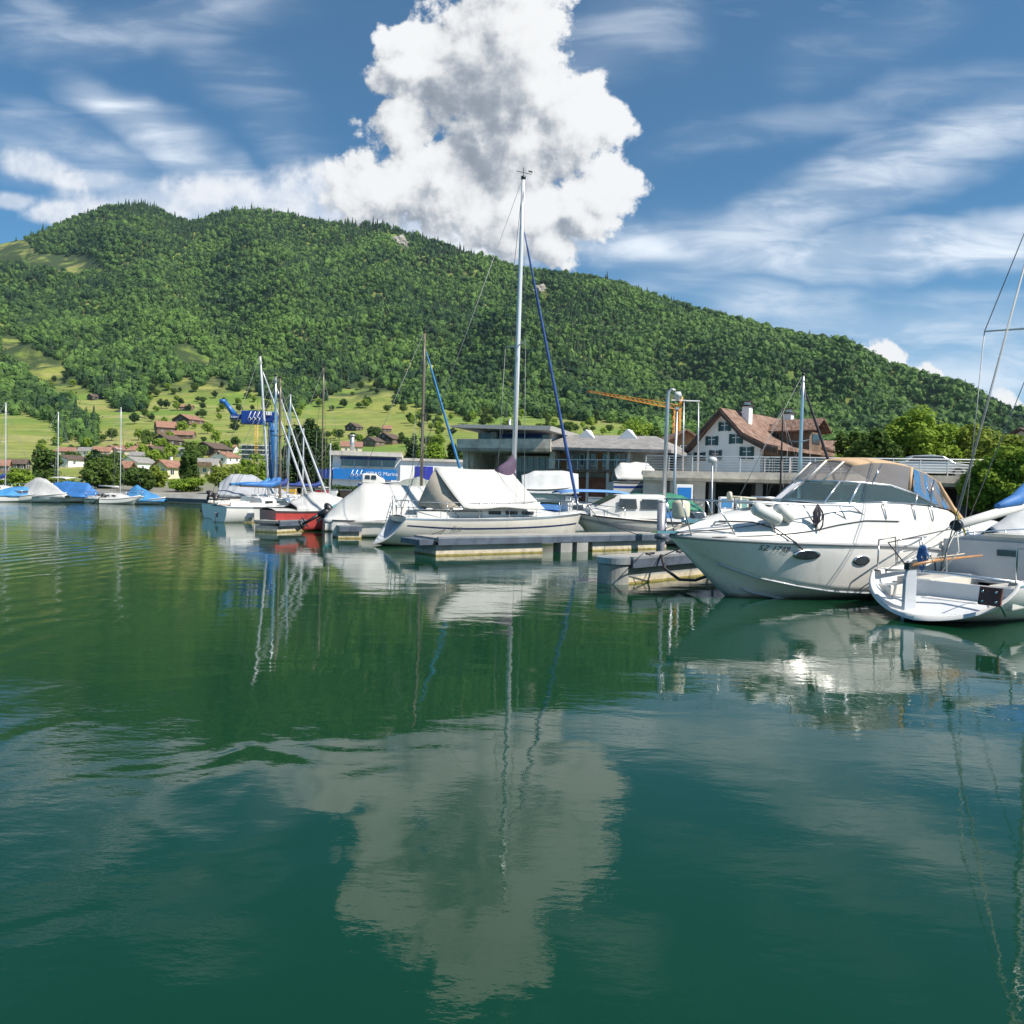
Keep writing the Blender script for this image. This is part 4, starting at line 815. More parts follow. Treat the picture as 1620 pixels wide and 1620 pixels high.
# ---------------------------------------------------------------- trees
def gtree(px,pyt,pyb,wpx,Y,mat,seed,name,label,n=5000,leaf=.2,cl=45,group=None,low=.5):
    b0=at(px,pyb,Y); b0.z=max(.5,terr1(b0.x,Y)) if Y>90 else b0.z; H0=at(px,pyt,Y).z-b0.z; b0.z=min(b0.z,.6) if Y<90 else b0.z; H_=at(px,pyt,Y).z-b0.z; R=wpx/2*Y/FPX; return tree(name,label,'tree' if 'tree' in name else 'shrub',b0,H_,R,mat,seed,n,leaf,cl,rzf=max(H0*low,H_*.36),group=group)
for a in [
 (1443,662,770,104,62.,fol_near,11,'broadleaf_tree','tall round green tree with dense crown right of the long brown house',16000,.17,70),
 (1385,690,770,90,58.,fol_mid,12,'broadleaf_tree','lower olive-green tree left of the tall round tree',11000,.15,60),
 (1345,682,765,50,72.,fol_mid,13,'broadleaf_tree','small grey-green tree by the long brown house balcony',5000,.16,40),
 (1350,708,752,60,60.,fol_near,18,'shrub','bright green shrub under the long brown house',4500,.12,35),
 (1530,680,790,80,62.,fol_yel,14,'broadleaf_tree','loose pale yellow-green tree between the tall round tree and the big bushes',9000,.16,50),
 (1590,686,800,110,56.,fol_yel,15,'broadleaf_tree','large yellow-green bush tree at the right edge behind the bridge end',15000,.16,70),
 (1610,718,815,120,45.,fol_near,16,'shrub','broad bright green shrub hanging over the water at the right edge',16000,.12,80),
 (1560,735,815,70,46.,fol_near,17,'shrub','dense green shrub covering the right end of the bridge',10000,.11,60),
 (1500,700,760,60,64.,fol_near,19,'broadleaf_tree','green tree behind the silver car on the bridge',8000,.15,45),
 (1680,690,820,110,50.,fol_mid,20,'broadleaf_tree','tree just outside the right edge of the bushes',8000,.16,50),
 (478,668,775,54,96.,fol_dark,21,'broadleaf_tree','dark green tall tree behind the leaning masts',12000,.2,70),
 (398,724,775,74,92.,fol_near,22,'shrub','big sunlit shrub below the white gabled village house',9000,.16,60),
 (355,738,778,44,90.,fol_yel,23,'shrub','yellow-green shrub under the wide cream house',4500,.14,40),
 (440,728,775,40,94.,fol_dark,24,'shrub','dark shrub at the foot of the blue crane',4000,.16,35),
 (500,690,760,36,104.,fol_mid,25,'broadleaf_tree','mid green tree right of the dark tall tree',6000,.2,45),
 (160,728,775,50,100.,fol_mid,26,'broadleaf_tree','rounded tree behind the beige-topped boat',7000,.2,50),
 (148,715,755,26,118.,fol_con,27,'conifer_tree','small dark conifer among the left village gardens',3000,.22,40),
 (222,742,778,44,96.,fol_mid,28,'shrub','spreading shrub below the white gabled house',6000,.17,45),
 (245,738,770,30,110.,fol_yel,29,'shrub','light green shrub right of the white gabled house',3500,.17,35),
 (28,742,775,52,88.,fol_near,30,'shrub','round bushes in front of the dark timber house',7000,.15,50),
 (75,712,770,38,112.,fol_mid,31,'broadleaf_tree','grey-green tree left of the second thin mast',5000,.22,45),
 (50,745,772,24,92.,fol_dark,32,'shrub','small dark bush beside the round bushes',3000,.15,30),
 (100,755,778,44,94.,fol_yel,33,'shrub','low pale hedge behind the blue-covered boat',3500,.15,35),
 (295,757,775,50,96.,fol_near,34,'shrub','trimmed green hedge under the wide cream house',4500,.14,40),
 (180,722,748,26,130.,fol_mid,35,'broadleaf_tree','tree between the roof row and the white gabled house',4000,.22,40),
 (300,715,745,30,140.,fol_mid,36,'broadleaf_tree','tree left of the black chalet',4500,.24,40),
 (525,700,760,26,110.,fol_mid,37,'broadleaf_tree','slim tree left of the boatyard office',4000,.2,40),
 (655,690,735,26,140.,fol_con,38,'conifer_tree','dark conifer behind the right end of the boatyard office',4000,.24,40),
 (690,705,740,60,130.,fol_near,39,'shrub','sunny shrubs behind the boatyard office right of the brown mast',6000,.22,45),
 (1035,680,735,50,110.,fol_mid,40,'broadleaf_tree','mid green tree between grey roof and orange house',7000,.2,45),
 (1010,662,735,50,150.,fol_near,41,'broadleaf_tree','light green tree behind the grey-roofed hall',6000,.26,45),
 (720,700,740,30,120.,fol_dark,42,'shrub','dark shrub at the left side of the modern concrete building',4000,.2,35)]:
    (px,pt,pb,w,Y,mt,sd_,nm,lab,n,lf,cl)=a; gtree(px,pt,pb,w,Y,mt,sd_,nm,lab,n,lf,cl)
def meadow_trees():
    r=np.random.RandomState(9); protos=[]
    for k,(mt,nm) in enumerate(((fol_mid,'meadow_tree'),(fol_near,'meadow_tree'),(fol_dark,'meadow_tree'))):
        t=thing(nm,'','tree'); trunk_mb(4.2,.22,k,5,1.8).build('trunk',bark,t); leafobj('crown',leafcloud((3.1,3.1,3.0),1500,.42,60+k,26),mt,t,(0,0,5.0)); protos.append(t)
    zones=[([(205,605),(300,600),(345,605),(440,640),(440,660),(300,655),(245,665),(205,690)],52,'broadleaf tree scattered over the sloping meadow left of the blue crane'),
           ([(470,612),(560,598),(625,615),(640,655),(560,650),(470,668)],30,'broadleaf tree on the upper meadow between thin mast and brown mast'),
           ([(640,650),(760,655),(830,655),(900,662),(960,668),(1010,672),(1010,690),(640,690)],60,'tree or bush dotted over the steep pasture behind the concrete building'),
           ([(500,690),(640,690),(700,712),(520,708)],16,'garden tree around the chalets above the boatyard office'),
           ([(60,700),(250,690),(330,700),(440,716),(330,742),(60,742)],46,'garden tree standing between the village houses'),
           ([(240,665),(350,655),(440,672),(440,690),(330,690),(250,690)],16,'single tree near the red-roofed farmhouse'),
           ([(60,600),(140,590),(140,640),(110,640)],8,'tree along the upper meadow strip at the left')]
    used=[]; first=set()
    for zi,(poly,cnt,lab) in enumerate(zones):
        xs=[p[0] for p in poly]; ys=[p[1] for p in poly]; got=0; tries=0
        while got<cnt and tries<4000:
            tries+=1; x=r.uniform(min(xs),max(xs)); y=r.uniform(min(ys),max(ys))
            if not bool(inpoly(np.array([x]),np.array([y]),poly)[0]): continue
            if any(abs(x-a)<5 and abs(y-b)<5 for a,b in used): continue
            used.append((x,y)); p=hit(x,y,110); k=r.randint(0,3) if zi not in(4,) else r.choice([0,1]); src=protos[k]
            o=src if k not in first else copy_tree(src); first.add(k)
            s=r.uniform(.55,1.15)*(p.y/600)**.35; o.location=p; o.scale=(s,s,s*r.uniform(.85,1.2)); o.rotation_euler=(0,0,r.uniform(0,6.28)); o['label']=lab; o['category']='tree'; o['group']=lab.replace('tree or bush','trees and bushes').replace(' tree ',' trees ',1); got+=1
meadow_trees()
# ---------------------------------------------------------------- boats: builders (local +x = bow, +y = port, z=0 waterline, origin at the stern)
def lerp(a,b,t): return a+(b-a)*t
def interp(x,xs,ys): return float(np.interp(x,xs,ys))
def hullf(L,B,Hs,Hb,stern=.8,rake=.9,srake=0.,keel=.4,chine=False,fine=2.2,sag=.06):
    """returns P(t,s): t 0 stern..1 bow, s 0 keel..1 sheer -> x, half beam, z"""
    def P(t,s):
        f=stern+(1-stern)*math.sin(min(t/.42,1)*PI/2) if t<.42 else (max(0,1-((t-.42)/.58)**fine))**.8
        b=B/2*f; zs=lerp(Hs,Hb,t**1.6)-sag*math.sin(PI*t); zk=-keel*(1-t**3)*(1 if t<.9 else (1-t)/.1*1.0)+ (zs-.02)*max(0,(t-.86)/.14)**2*.5
        if chine:
            zc=.02+ (zs*.62)*t**2.2; bc=b*(.90-.25*t)
            if s<.4: k=s/.4; y=bc*k; z=lerp(zk,zc,k**1.15)
            elif s<.45: k=(s-.4)/.05; y=lerp(bc,bc+.05*min(1,b*2),k); z=zc+.012*k
            else: k=(s-.45)/.55; y=lerp(bc+.05*min(1,b*2),b,k**.8); z=lerp(zc+.012,zs,k)
        else:
            k=math.sin(s*PI/2)**(.85); y=b*k; z=lerp(zk,zs,1-math.cos(s*PI/2)**1.0 if s<1 else 1); z=lerp(zk,zs,s**1.5)
        x=t*L-rake*(1-s)**1.2*max(0,t)**5-srake*(1-s)*(1-t)**6
        return x,max(y,.012),z
    return P
def hull_mb(P,n=22,m=12,cap=True,wl=-.12,inner=0.):
    mb=MB(); rings=[]
    for i in range(n+1):
        t=i/n; t=1-(1-t)**1.15
        half=[P(t,j/m) for j in range(m+1)]; rings.append([(x,y,z) for x,y,z in reversed(half)]+[(x,-y,z) for x,y,z in half[1:]])
    mb.loft(rings,False,False,True)
    if cap: mb._add(rings[0],[tuple(range(len(rings[0])))],False)
    for i,f in enumerate(mb.f):
        z=sum(mb.v[k][2] for k in f)/len(f); mb.mi[i]=1 if z<wl and len(f)==4 else 0
    return mb
def rub_mb(P,s0,s1,out=.012,n=26,t0=0.,t1=1.):
    mb=MB()
    for sg in(1,-1):
        r=[]
        for i in range(n+1):
            t=lerp(t0,t1,i/n); a=P(t,s0); c=P(t,s1); r.append([(a[0],sg*(a[1]+out),a[2]),(c[0],sg*(c[1]+out),c[2])])
        mb.loft(r,False,False,True)
    return mb
def deck_mb(P,L,t0=0.,t1=1.,n=20,camber=.06,dz=-.0,inset=.0):
    mb=MB(); rings=[]
    for i in range(n+1):
        t=lerp(t0,t1,i/n); x,y,z=P(t,1.); y=max(.005,y-inset); rings.append([(x,y*k,z+dz+camber*(1-k*k)) for k in (1,.5,0,-.5,-1)])
    mb.loft(rings,False,False,True); return mb
def cabin_mb(st):
    """stations (x,halfwidth,z0,z1): rounded trunk"""
    mb=MB(); rings=[]
    for x,w,z0,z1 in st:
        h=z1-z0; rings.append([(x,w,z0),(x,w*.97,z0+h*.55),(x,w*.88,z0+h*.92),(x,w*.6,z1+.03),(x,0,z1+.06),(x,-w*.6,z1+.03),(x,-w*.88,z0+h*.92),(x,-w*.97,z0+h*.55),(x,-w,z0)])
    mb.loft(rings,True,True,False); return mb
def tarp_mb(st,seed=0,sag=.12,rough=.085):
    """draped cover; stations (x,halfwidth,z_edge,z_ridge)"""
    mb=MB(); rings=[]; st2=[]
    for a,b in zip(st[:-1],st[1:]):
        for k in range(9): st2.append([lerp(p,q,k/9) for p,q in zip(a,b)])
    st2.append(list(st[-1]))
    for x,w,z0,z1 in st2:
        r=[]
        for k in range(-6,7):
            q=abs(k)/6; h=z1-z0; z=z0+h*((1-q)-sag*math.sin(PI*q)); y=w*k/6*(1+ .0)
            nn=mn.noise(Vector((x*1.3+seed*3,y*1.6,seed)))*rough*2.*min(1,h*2); fo=math.sin(x*7.5+seed+2.5*mn.noise(Vector((x*.8,y,seed))))*.5+math.sin(x*17+y*3)*.25; r.append((x,y+nn*.5,z+nn+.045*fo*math.sin(PI*min(1,q*1.15))*min(1,h*1.5)))
        r=[(x,-w-.02,z0-.16+mn.noise(Vector((x*3,seed,1)))*.05)]+r+[(x,w+.02,z0-.16+mn.noise(Vector((x*3,seed,5)))*.05)]
        rings.append(r)
    mb.loft(rings,False,False,True); return mb
def outboard(parent,x,y,z,tilt=0.,sc=1.):
    M4=Matrix.Translation((x,y,z))@Matrix.Rotation(tilt,4,'Y')
    m=MB(); m.tube([(-.05,0,.05),(-.05,0,.5)],[.14*sc,.17*sc],10); m.ball((-.08,0,.5),.2*sc,12,8,(1.35,.85,.75)); m.tube([(-.1,0,.1),(-.12,0,-.75)],[.07*sc,.045*sc],8); m.box((-.14,0,-.62),(.42*sc,.04,.05)); m.tube([(-.3,0,-.8),(.05,0,-.8)],[.06,.05],8); m.box((-.05,0,-.98),(.16,.025,.25)); m.box((.06,0,-.05),(.12,.24,.28))
    for a in range(3): m.box((-.33,.1*math.cos(a*2.1),-.8+.1*math.sin(a*2.1)),(.02,.14,.07),0,a*2.1)
    m.v=[tuple(M4@Vector(v)) for v in m.v]; return m.build('outboard_motor',blackp,parent)
def rails(parent,P,t0,t1,h=.55,n=5,inset=.08,name='guard_rail',lines=2,sides=(1,-1),mat=None):
    m=MB()
    for sg in sides:
        for l in range(lines):
            pts=[]
            for i in range(17): t=lerp(t0,t1,i/16); x,y,z=P(t,1.); pts.append((x,sg*max(0,(y-inset)),z+h*(1-l*.45)))
            m.tube(pts,.011 if l else .015,5)
        for i in range(n): t=lerp(t0,t1,i/(n-1)); x,y,z=P(t,1.); m.tube([(x,sg*max(0,(y-inset)),z-.02),(x,sg*max(0,(y-inset)),z+h)],.013,5)
    return m.build(name,mat or steel,parent)
def fender(parent,x,y,z,r=.11,h=.5,mat=None):
    m=MB(); m.tube([(x,y,z-h/2),(x,y,z-h/2+.05),(x,y,z-h/2+.1),(x,y,z+h/2-.1),(x,y,z+h/2-.05),(x,y,z+h/2)],[r*.35,r*.85,r,r,r*.85,r*.35],12); m.tube([(x,y,z+h/2),(x,y*.98,z+h/2+.45)],.012,5); return m.build('fender',mat or whitep,parent)
def rig(t,mx,z0,H,r,mat,P,L,bow_x,bow_z,furl=None,spread=((.52,.75),),boom=None,cover=None,back=True,lean=0.,forez=.92,B=2.4,inst=True,dz=.0,furl_r=.07):
    mt=MB(); top=Vector((mx-lean,0,z0+H)); mt.tube([(mx,0,z0),(mx-lean*.4,0,z0+H*.4),(mx-lean*.8,0,z0+H*.8),tuple(top)],[r,r,r*.9,r*.7],10); mo=mt.build('mast',mat,t)
    def mp(k): return Vector((mx-lean*k,0,z0+H*k))
    for k,w in spread:
        m=MB(); m.tube([mp(k)+Vector((-.12,-w,.06)),mp(k),mp(k)+Vector((-.12,w,.06))],[.018,.03,.018],6); m.build('spreader',mat,mo)
    if inst: m=MB(); m.tube([top,top+Vector((0,0,.35))],.012,5); m.tube([top+Vector((-.3,0,.15)),top+Vector((.35,0,.15))],.012,5); m.box(tuple(top+Vector((.3,0,.25))),(.16,.03,.06)); m.tube([top,top+Vector((0,0,-.1))],r,8); m.build('masthead_fitting',blackp,mo)
    s=MB(); yb=B/2-.12
    for sg in(1,-1):
        prev=top+Vector((0,0,-.1))
        for k,w in reversed(spread): q=mp(k)+Vector((-.12,sg*w,.06)); s.tube([prev,q],.011,4); prev=q
        s.tube([prev,(mx-.15,sg*yb,dz)],.011,4); s.tube([mp(spread[0][0]),(mx-.5,sg*yb,dz)],.009,4)
    if back: s.tube([top,(.05,0,dz)],.011,4)
    f0=mp(forez); f1=Vector((bow_x,0,bow_z)); s.tube([f0,f1],.012,4)
    s.build('standing_rigging',wire,t)
    if furl:
        m=MB(); pts=[f0.lerp(f1,k) for k in (.04,.1,.3,.6,.85,.96,.975)]; m.tube(pts,[.02,furl_r*.6,furl_r*.85,furl_r*1.0,furl_r*1.1,furl_r*.9,.03],8); m.build('furled_foresail',furl,t)
    if boom:
        bl,bz,bend=boom; m=MB(); m.tube([(mx-.1,0,z0+bz),(mx-bl,0,z0+bz+bend)],.055,8); bo=m.build('boom',mat,t)
        if cover: m=MB(); m.tube([(mx-.02,0,z0+bz+.55),(mx-.15,0,z0+bz+.3),(mx-.6,0,z0+bz+.13),(mx-bl*.6,0,z0+bz+.12+bend*.6),(mx-bl,0,z0+bz+.06+bend)],[.10,.20,.17,.13,.07],8); m.build('sail_cover',cover,t)
    return mo
def sailboat(label,loc,ang,L,B,H,hullm=None,mat=None,furl=None,cover=None,lean=0.,fb=.85,stripe=None,group=None,tarp=None,tarpm=None,mr=.055,name='sailing_boat',spread=((.52,.7),),detail=True,canopy=None):
    t=thing(name,label,'sailing boat',loc,ang,group); P=hullf(L,B,fb,fb+.22,.72,L*.1,-.0,.35,False)
    hull_mb(P,18,9).build('hull',[hullm or gel,antifoul],t)
    if stripe: rub_mb(P,.86,.93,.008).build('stripe',stripe,t)
    rub_mb(P,.965,1.,.02).build('rub_rail',alu,t)
    deck_mb(P,L,0,.995).build('deck',nonskid,t)
    c=cabin_mb([(L*.34,B*.27,fb,fb+.42),(L*.42,B*.30,fb,fb+.44),(L*.60,B*.25,fb+.02,fb+.36),(L*.74,B*.12,fb+.08,fb+.17)]).build('cabin',gel,t)
    for s in(1,-1):
        m=MB()
        for k in range(2): x=L*(.40+.11*k); w=interp(x/L,[.34,.42,.60],[B*.27,B*.30,B*.25]); m.box((x,s*(w*.985),fb+.24),(L*.07,.03,.13))
        m.build('cabin_window',shade_glass,c)
    m=MB(); m.b2((.3,B*.26,fb-.02),(L*.34,B*.31,fb+.2)); m.b2((.3,-B*.31,fb-.02),(L*.34,-B*.26,fb+.2)); m.build('cockpit_coaming',gel,t)
    m=MB(); m.b2((.35,-B*.255,fb+.05),(L*.335,B*.255,fb+.075)); m.build('cockpit_floor',teak if not tarp else nonskid,t)
    if detail:
        rails(t,P,.04,.97,.55,6); m=MB(); m.b2((-.12,-.03,-.4),(.0,.03,fb+.1)); m.build('rudder',gelw,t)
    if tarp: tarp_mb(tarp,int(L*7)).build('cockpit_cover',tarpm or bluetarp,t,solid=.015)
    rig(t,L*.57,fb+.3,H,mr,mat or mastw,P,L,L-.1,fb+.25,furl,spread,(L*.38,.75,.05),cover,True,lean,B=B,dz=fb+.05)
    return t
def motorboat(label,loc,ang,L,B,fb=.65,hullm=None,cover=None,coverm=None,cabin=None,screen=True,stripe=None,motor=True,group=None,name='motor_boat',bimini=None,tilt=.5,rail=True,cat='motor boat',topm=None,pulp=True):
    t=thing(name,label,cat,loc,ang,group); P=hullf(L,B,fb,fb+.28,.88,L*.14,0,.28,True)
    hull_mb(P,18,11).build('hull',[hullm or gel,antifoul],t); rub_mb(P,.95,1.,.02).build('rub_rail',rubber if hullm is not gel else alu,t)
    if stripe: rub_mb(P,.72,.82,.008).build('stripe',stripe,t)
    deck_mb(P,L,.0,.995,camber=.10).build('deck',gel if not topm else topm,t)
    if cabin:
        x0,x1,h=cabin; w=B*.38; z=fb+.08; c=cabin_mb([(x0*L,w,z,z+h),(x0*L+.1,w,z,z+h+.03),(lerp(x0,x1,.6)*L,w*.96,z,z+h),(x1*L,w*.75,z+.05,z+h*.35)]).build('cabin',gel,t)
        for s in(1,-1):
            for k in range(2): m=MB(); xa=lerp(x0,x1,.10+k*.30)*L; xb=xa+(x1-x0)*L*.25; yy=s*(w*.955); m.slab([(xa,yy+s*.03,z+h*.42),(xb,yy+s*.03,z+h*.42),(xb-.04,yy*.95+s*.03,z+h*.86),(xa+.04,yy*.95+s*.03,z+h*.86)][::s],.02); m.build('cabin_window',shade_glass,c)
        m=MB(); xa=lerp(x0,x1,.62)*L; m.slab([(x1*L-.25,-w*.6,z+h*.55),(x1*L-.25,w*.6,z+h*.55),(xa+.1,w*.65,z+h*1.02),(xa+.1,-w*.65,z+h*1.02)],.03); m.build('windscreen',bglass,c)
    elif screen:
        z=fb+.08; m=MB(); xs=L*.62; w=B*.36; pts=[(xs-.7,w,z),(xs-.15,w*.92,z),(xs+.15,0,z+.05),(xs-.15,-w*.92,z),(xs-.7,-w,z)]; up=[(x-.3,y*.9,zz+.38) for x,y,zz in pts]
        m.loft([pts,up],False,False,False); m.build('windscreen',bglass,t); m=MB(); m.tube(up,.015,5); m.tube([pts[2],up[2]],.015,5); m.tube([pts[1],up[1]],.015,5); m.tube([pts[3],up[3]],.015,5); m.build('windscreen_frame',alu,t)
    if bimini:
        x0,x1,h,mt=bimini; m=MB(); w=B*.42; r=[[(x,y*w,fb+h+.12*(1-y*y)-.1*abs((x-(x0+x1)*L/2)/((x1-x0)*L/2))**3) for y in(-1,-.5,0,.5,1)] for x in np.linspace(x0*L,x1*L,7)]; m.loft(r,False,False,True); m.build('bimini_top',mt,t,solid=.02)
        m=MB(); 
        for x in(x0*L,x1*L):
            for s in(1,-1): m.tube([(x,s*w,fb+h-.1),((x0+x1)*L/2,s*w,fb+.1)],.014,5)
        m.build('bimini_frame',steel,t)
    if cover: tarp_mb([(a*L,min(b,1)*B/2,fb+c,fb+d) for a,b,c,d in cover],int(L*11+abs(loc[0]))).build('cover',coverm,t,solid=.015)
    if rail: rails(t,P,.62,.99,.42,4,lines=1,name='bow_rail')
    if motor: outboard(t,-.12,0,fb-.15,tilt)
    return t
def pontoon(label,p0,p1,width,z=.52,floats=((0.,1.),),side=-1,name='pontoon',alg=True,posts=0,end=True):
    """p0->p1 along the near edge; width extends away from the camera"""
    rz,L=frame_axes(p0,p1); t=thing(name,label,'pontoon',(p0[0],p0[1],0),rz); m=MB(); m.mat(0).b2((-.0,.0,z-.10),(L,width,z)); m.mat(1).b2((0,-.05,z-.22),(L,-.001,z-.02)); m.mat(2).b2((0,-.055,z-.02),(L,.05,z+.035)); m.build('deck',[dockdeck,dockdark,dockgrey],t)
    for a,b in floats:
        m=MB(); m.mat(0).b2((a*L,.1,-.25),(b*L,width-.1,z-.225)); m.mat(1).b2((a*L-.01,.085,.045),(b*L+.01,width-.09,.15)); m.mat(2).b2((a*L-.012,.08,-.02),(b*L+.012,width-.085,.045)); m.build('float',[floatm,algae2,algae],t)
    return t,rz,L
# ---------------------------------------------------------------- the white motor cruiser on the right
def cruiser():
    L=7.2; th=R_(20); ex=Vector((math.cos(th),math.sin(th),0)); bow=Vector((3.22,15.35,0)); st=bow+ex*L; t=thing('motor_cruiser','large white motor cruiser with clear and tan canopy and registration lettering on its bow','motor cruiser',st,PI+th)
    X=lambda a: L-a
    A=[0,.4,.9,1.6,2.4,3.2,4.2,5.2,6.0,6.7,7.2]
    bm=[.02,.46,.78,1.04,1.20,1.28,1.31,1.31,1.29,1.24,1.18]; zs=[1.27,1.25,1.235,1.215,1.20,1.185,1.17,1.13,1.06,.97,.90]
    zc=[1.22,.98,.72,.47,.31,.20,.15,.13,.12,.12,.12]; bc=[.01,.14,.36,.68,.93,1.06,1.12,1.14,1.13,1.11,1.08]
    zk=[1.20,.84,.38,-.20,-.34,-.38,-.42,-.42,-.42,-.42,-.42]; xo=[0,.0,.0,0,0,0,0,0,0,0,0]
    I=lambda a,arr: interp(a,A,arr)
    def sec(a,q):   # q 0 keel .. 1 chine .. 2 sheer
        if q<=1: return I(a,bc)*q, lerp(I(a,zk),I(a,zc),q**1.1)
        k=q-1; b0,b1=I(a,bc)+.035*min(1,a),I(a,bm); return lerp(b0,b1,1-(1-k)**1.35), lerp(I(a,zc)+.01,I(a,zs),k)
    stn=list(np.linspace(0,1,12)**1.5*1.6)+list(np.linspace(1.75,7.2,26)); qs=[0,.33,.66,1.,1.0001,1.12,1.25,1.4,1.55,1.7,1.85,2.]
    m=MB(); rings=[]
    for a in stn:
        h=[(X(a),)+sec(a,q) for q in qs]; rings.append([(x,y,z) for x,y,z in reversed(h)]+[(x,-y,z) for x,y,z in h[1:]])
    m.loft(rings,False,False,True); m._add(rings[-1],[tuple(range(len(rings[-1])))],False)
    for i,f in enumerate(m.f):
        z=sum(m.v[k][2] for k in f)/len(f)
        if len(f)==4 and z<-.2: m.mi[i]=1
    hull=m.build('hull',[gel,antifoul],t)
    # spray rails and chine strake
    m=MB()
    for (qa,a0,a1) in ((1.0,.9,7.15),(.55,1.5,7.0)):
        for s in(1,-1):
            r=[]
            for a in np.linspace(a0,a1,24): y,z=sec(a,qa); r.append([(X(a),s*(y+.00),z+.02),(X(a),s*(y+.045),z+.0),(X(a),s*(y+.04),z-.03),(X(a),s*(y-.0),z-.035)])
            m.loft(r,True,True,True)
    m.build('spray_rail',gelg,hull)
    m=MB()
    for s in(1,-1):
        r=[]
        for a in np.linspace(.0,7.15,34): y,z=sec(a,2.); r.append([(X(a),s*(y),z-.055),(X(a),s*(y+.03),z-.04),(X(a),s*(y+.034),z-.005),(X(a),s*(y),z+.015)])
        m.loft(r,True,True,True)
    m.build('rub_rail',M('grey_rub_rail',(.30,.31,.32),.4,amt=.1),t)
    # deck moulding
    A2=[0.02,.5,1.2,2.0,2.6,3.1,3.8,4.8,5.6,6.2,6.7,7.0,7.2]; zt=[1.32,1.44,1.56,1.66,1.76,1.93,2.0,2.01,1.97,1.9,1.70,1.35,1.1]; yt=[.01,.22,.48,.72,.86,.98,1.08,1.12,1.12,1.10,1.07,1.04,1.0]; zc2=[1.32,1.52,1.72,1.86,1.97,2.05,2.05,2.03,2.0,1.92,1.72,1.37,1.12]
    m=MB(); rings=[]
    for a in np.concatenate([np.linspace(.02,2.4,14),np.linspace(2.5,7.2,30)]):
        b=I(a,bm)-.012; z0=I(a,zs)+.0; z1=interp(a,A2,zt); y1=interp(a,A2,yt); zc_=interp(a,A2,zc2); x=X(a)
        h=[(b,z0),(b*.985,z0+.05),(lerp(b,y1,.28),lerp(z0,z1,.45)),(lerp(b,y1,.40),lerp(z0,z1,.62)),(lerp(b,y1,.75),lerp(z0,z1,.88)),(y1,z1),(y1*.8,lerp(z1,zc_,.5)),(y1*.4,lerp(z1,zc_,.92)),(0,zc_)]
        rings.append([(x,y,z) for y,z in h]+[(x,-y,z) for y,z in reversed(h[:-1])])
    m.loft(rings,False,False,True); m._add(rings[-1],[tuple(range(len(rings[-1])))],False); deck=m.build('deck_moulding',gel,t)
    def dz(a,y):
        b=I(a,bm); y1=interp(a,A2,yt); z0=I(a,zs); z1=interp(a,A2,zt); zc_=interp(a,A2,zc2)
        return lerp(zc_,z1,(abs(y)/y1)**1.5) if abs(y)<y1 else lerp(z1,z0,(abs(y)-y1)/(b-y1+1e-6))
    # styling line on the side
    m=MB()
    for s in(1,-1):
        pts=[]
        for a in np.linspace(.6,4.7,20): k=.08+.50*min(1,(a-.6)/3.2)**.8; b=I(a,bm); y1=interp(a,A2,yt); z0=I(a,zs); z1=interp(a,A2,zt); kk=k; yy=lerp(b,y1,kk*.62); pts.append((X(a),s*(yy+.004),lerp(z0,z1,kk)))
        m.tube(pts,.012,5)
    m.build('styling_line',rubber,deck)
    m=MB(); m.box((X(.55),0,1.56),(.5,.18,.08)); m.tube([(X(.3),0,1.5),(X(.3),0,1.62)],.05,8); m.box((X(-.12),0,1.33),(.5,.24,.05)); m.build('anchor_roller',steel,deck)
    m=MB()
    for s in(1,-1): m.tube([(X(.75),s*.38,1.50),(X(.8),s*.38,1.56),(X(1.0),s*.42,1.56),(X(1.05),s*.42,1.52)],.02,6); m.tube([(X(6.3),s*1.17,1.45),(X(6.3),s*1.2,1.5),(X(6.5),s*1.2,1.48),(X(6.5),s*1.17,1.43)],.02,6)
    m.build('cleat',steel,deck)
    m=MB(); m.b2((X(2.35),-.3,1.93),(X(1.75),.3,2.0)); m.build('deck_hatch',M('smoked_hatch',(.55,.56,.55),.2),deck)
    # portholes (both sides)
    for (a,q,rx,rz_) in ((2.42,1.72,.25,.085),(3.72,1.66,.17,.085),(5.1,1.62,.17,.085)):
        for s in(1,-1):
            y,z=sec(a,q); y2,z2=sec(a,q+.1); y3,_=sec(a+.3,q); tilt=math.atan2(y2-y,z2-z); yaw=math.atan2(y3-y,.3)
            def ell(k,o): return [(X(a+k*rx*math.cos(w)), s*(y+o+k*rz_*math.sin(w)*math.tan(tilt)+k*rx*math.cos(w)*math.tan(yaw)), z+k*rz_*math.sin(w)) for w in np.linspace(0,2*PI,22,endpoint=False)]
            m=MB(); m.loft([ell(1.25,.0),ell(1.2,.022),ell(1.0,.026)],True,False,True); po=m.build('porthole',steel,hull)
            m=MB(); m._add(ell(1.02,.02),[tuple(range(22))],False); m.build('pane',shade_glass,po)
    # registration lettering follows the flare of the bow
    y,z=sec(2.35,1.72); y2,z2=sec(2.35,1.86); ya,_=sec(2.05,1.72); yb,_=sec(2.6,1.72)
    up=Vector((0,y2-y,z2-z)).normalized(); ri=Vector((-.55,yb-ya,0)).normalized(); nr=ri.cross(up).normalized()
    ya,za=sec(2.0,1.76); o=Vector((X(2.0),ya,za-.02))+nr*.012; tx=textmesh('registration','SZ 1748',.165,blackp,hull,Matrix.Identity(4),.0,.25,1.12)
    for v in tx.data.vertices:   # lay the letters onto the curved, flared hull side
        a_=1.42+v.co.x; q_=1.74+v.co.y/.80; y_,z_=sec(a_,q_); v.co=(X(a_),y_+.016,z_)
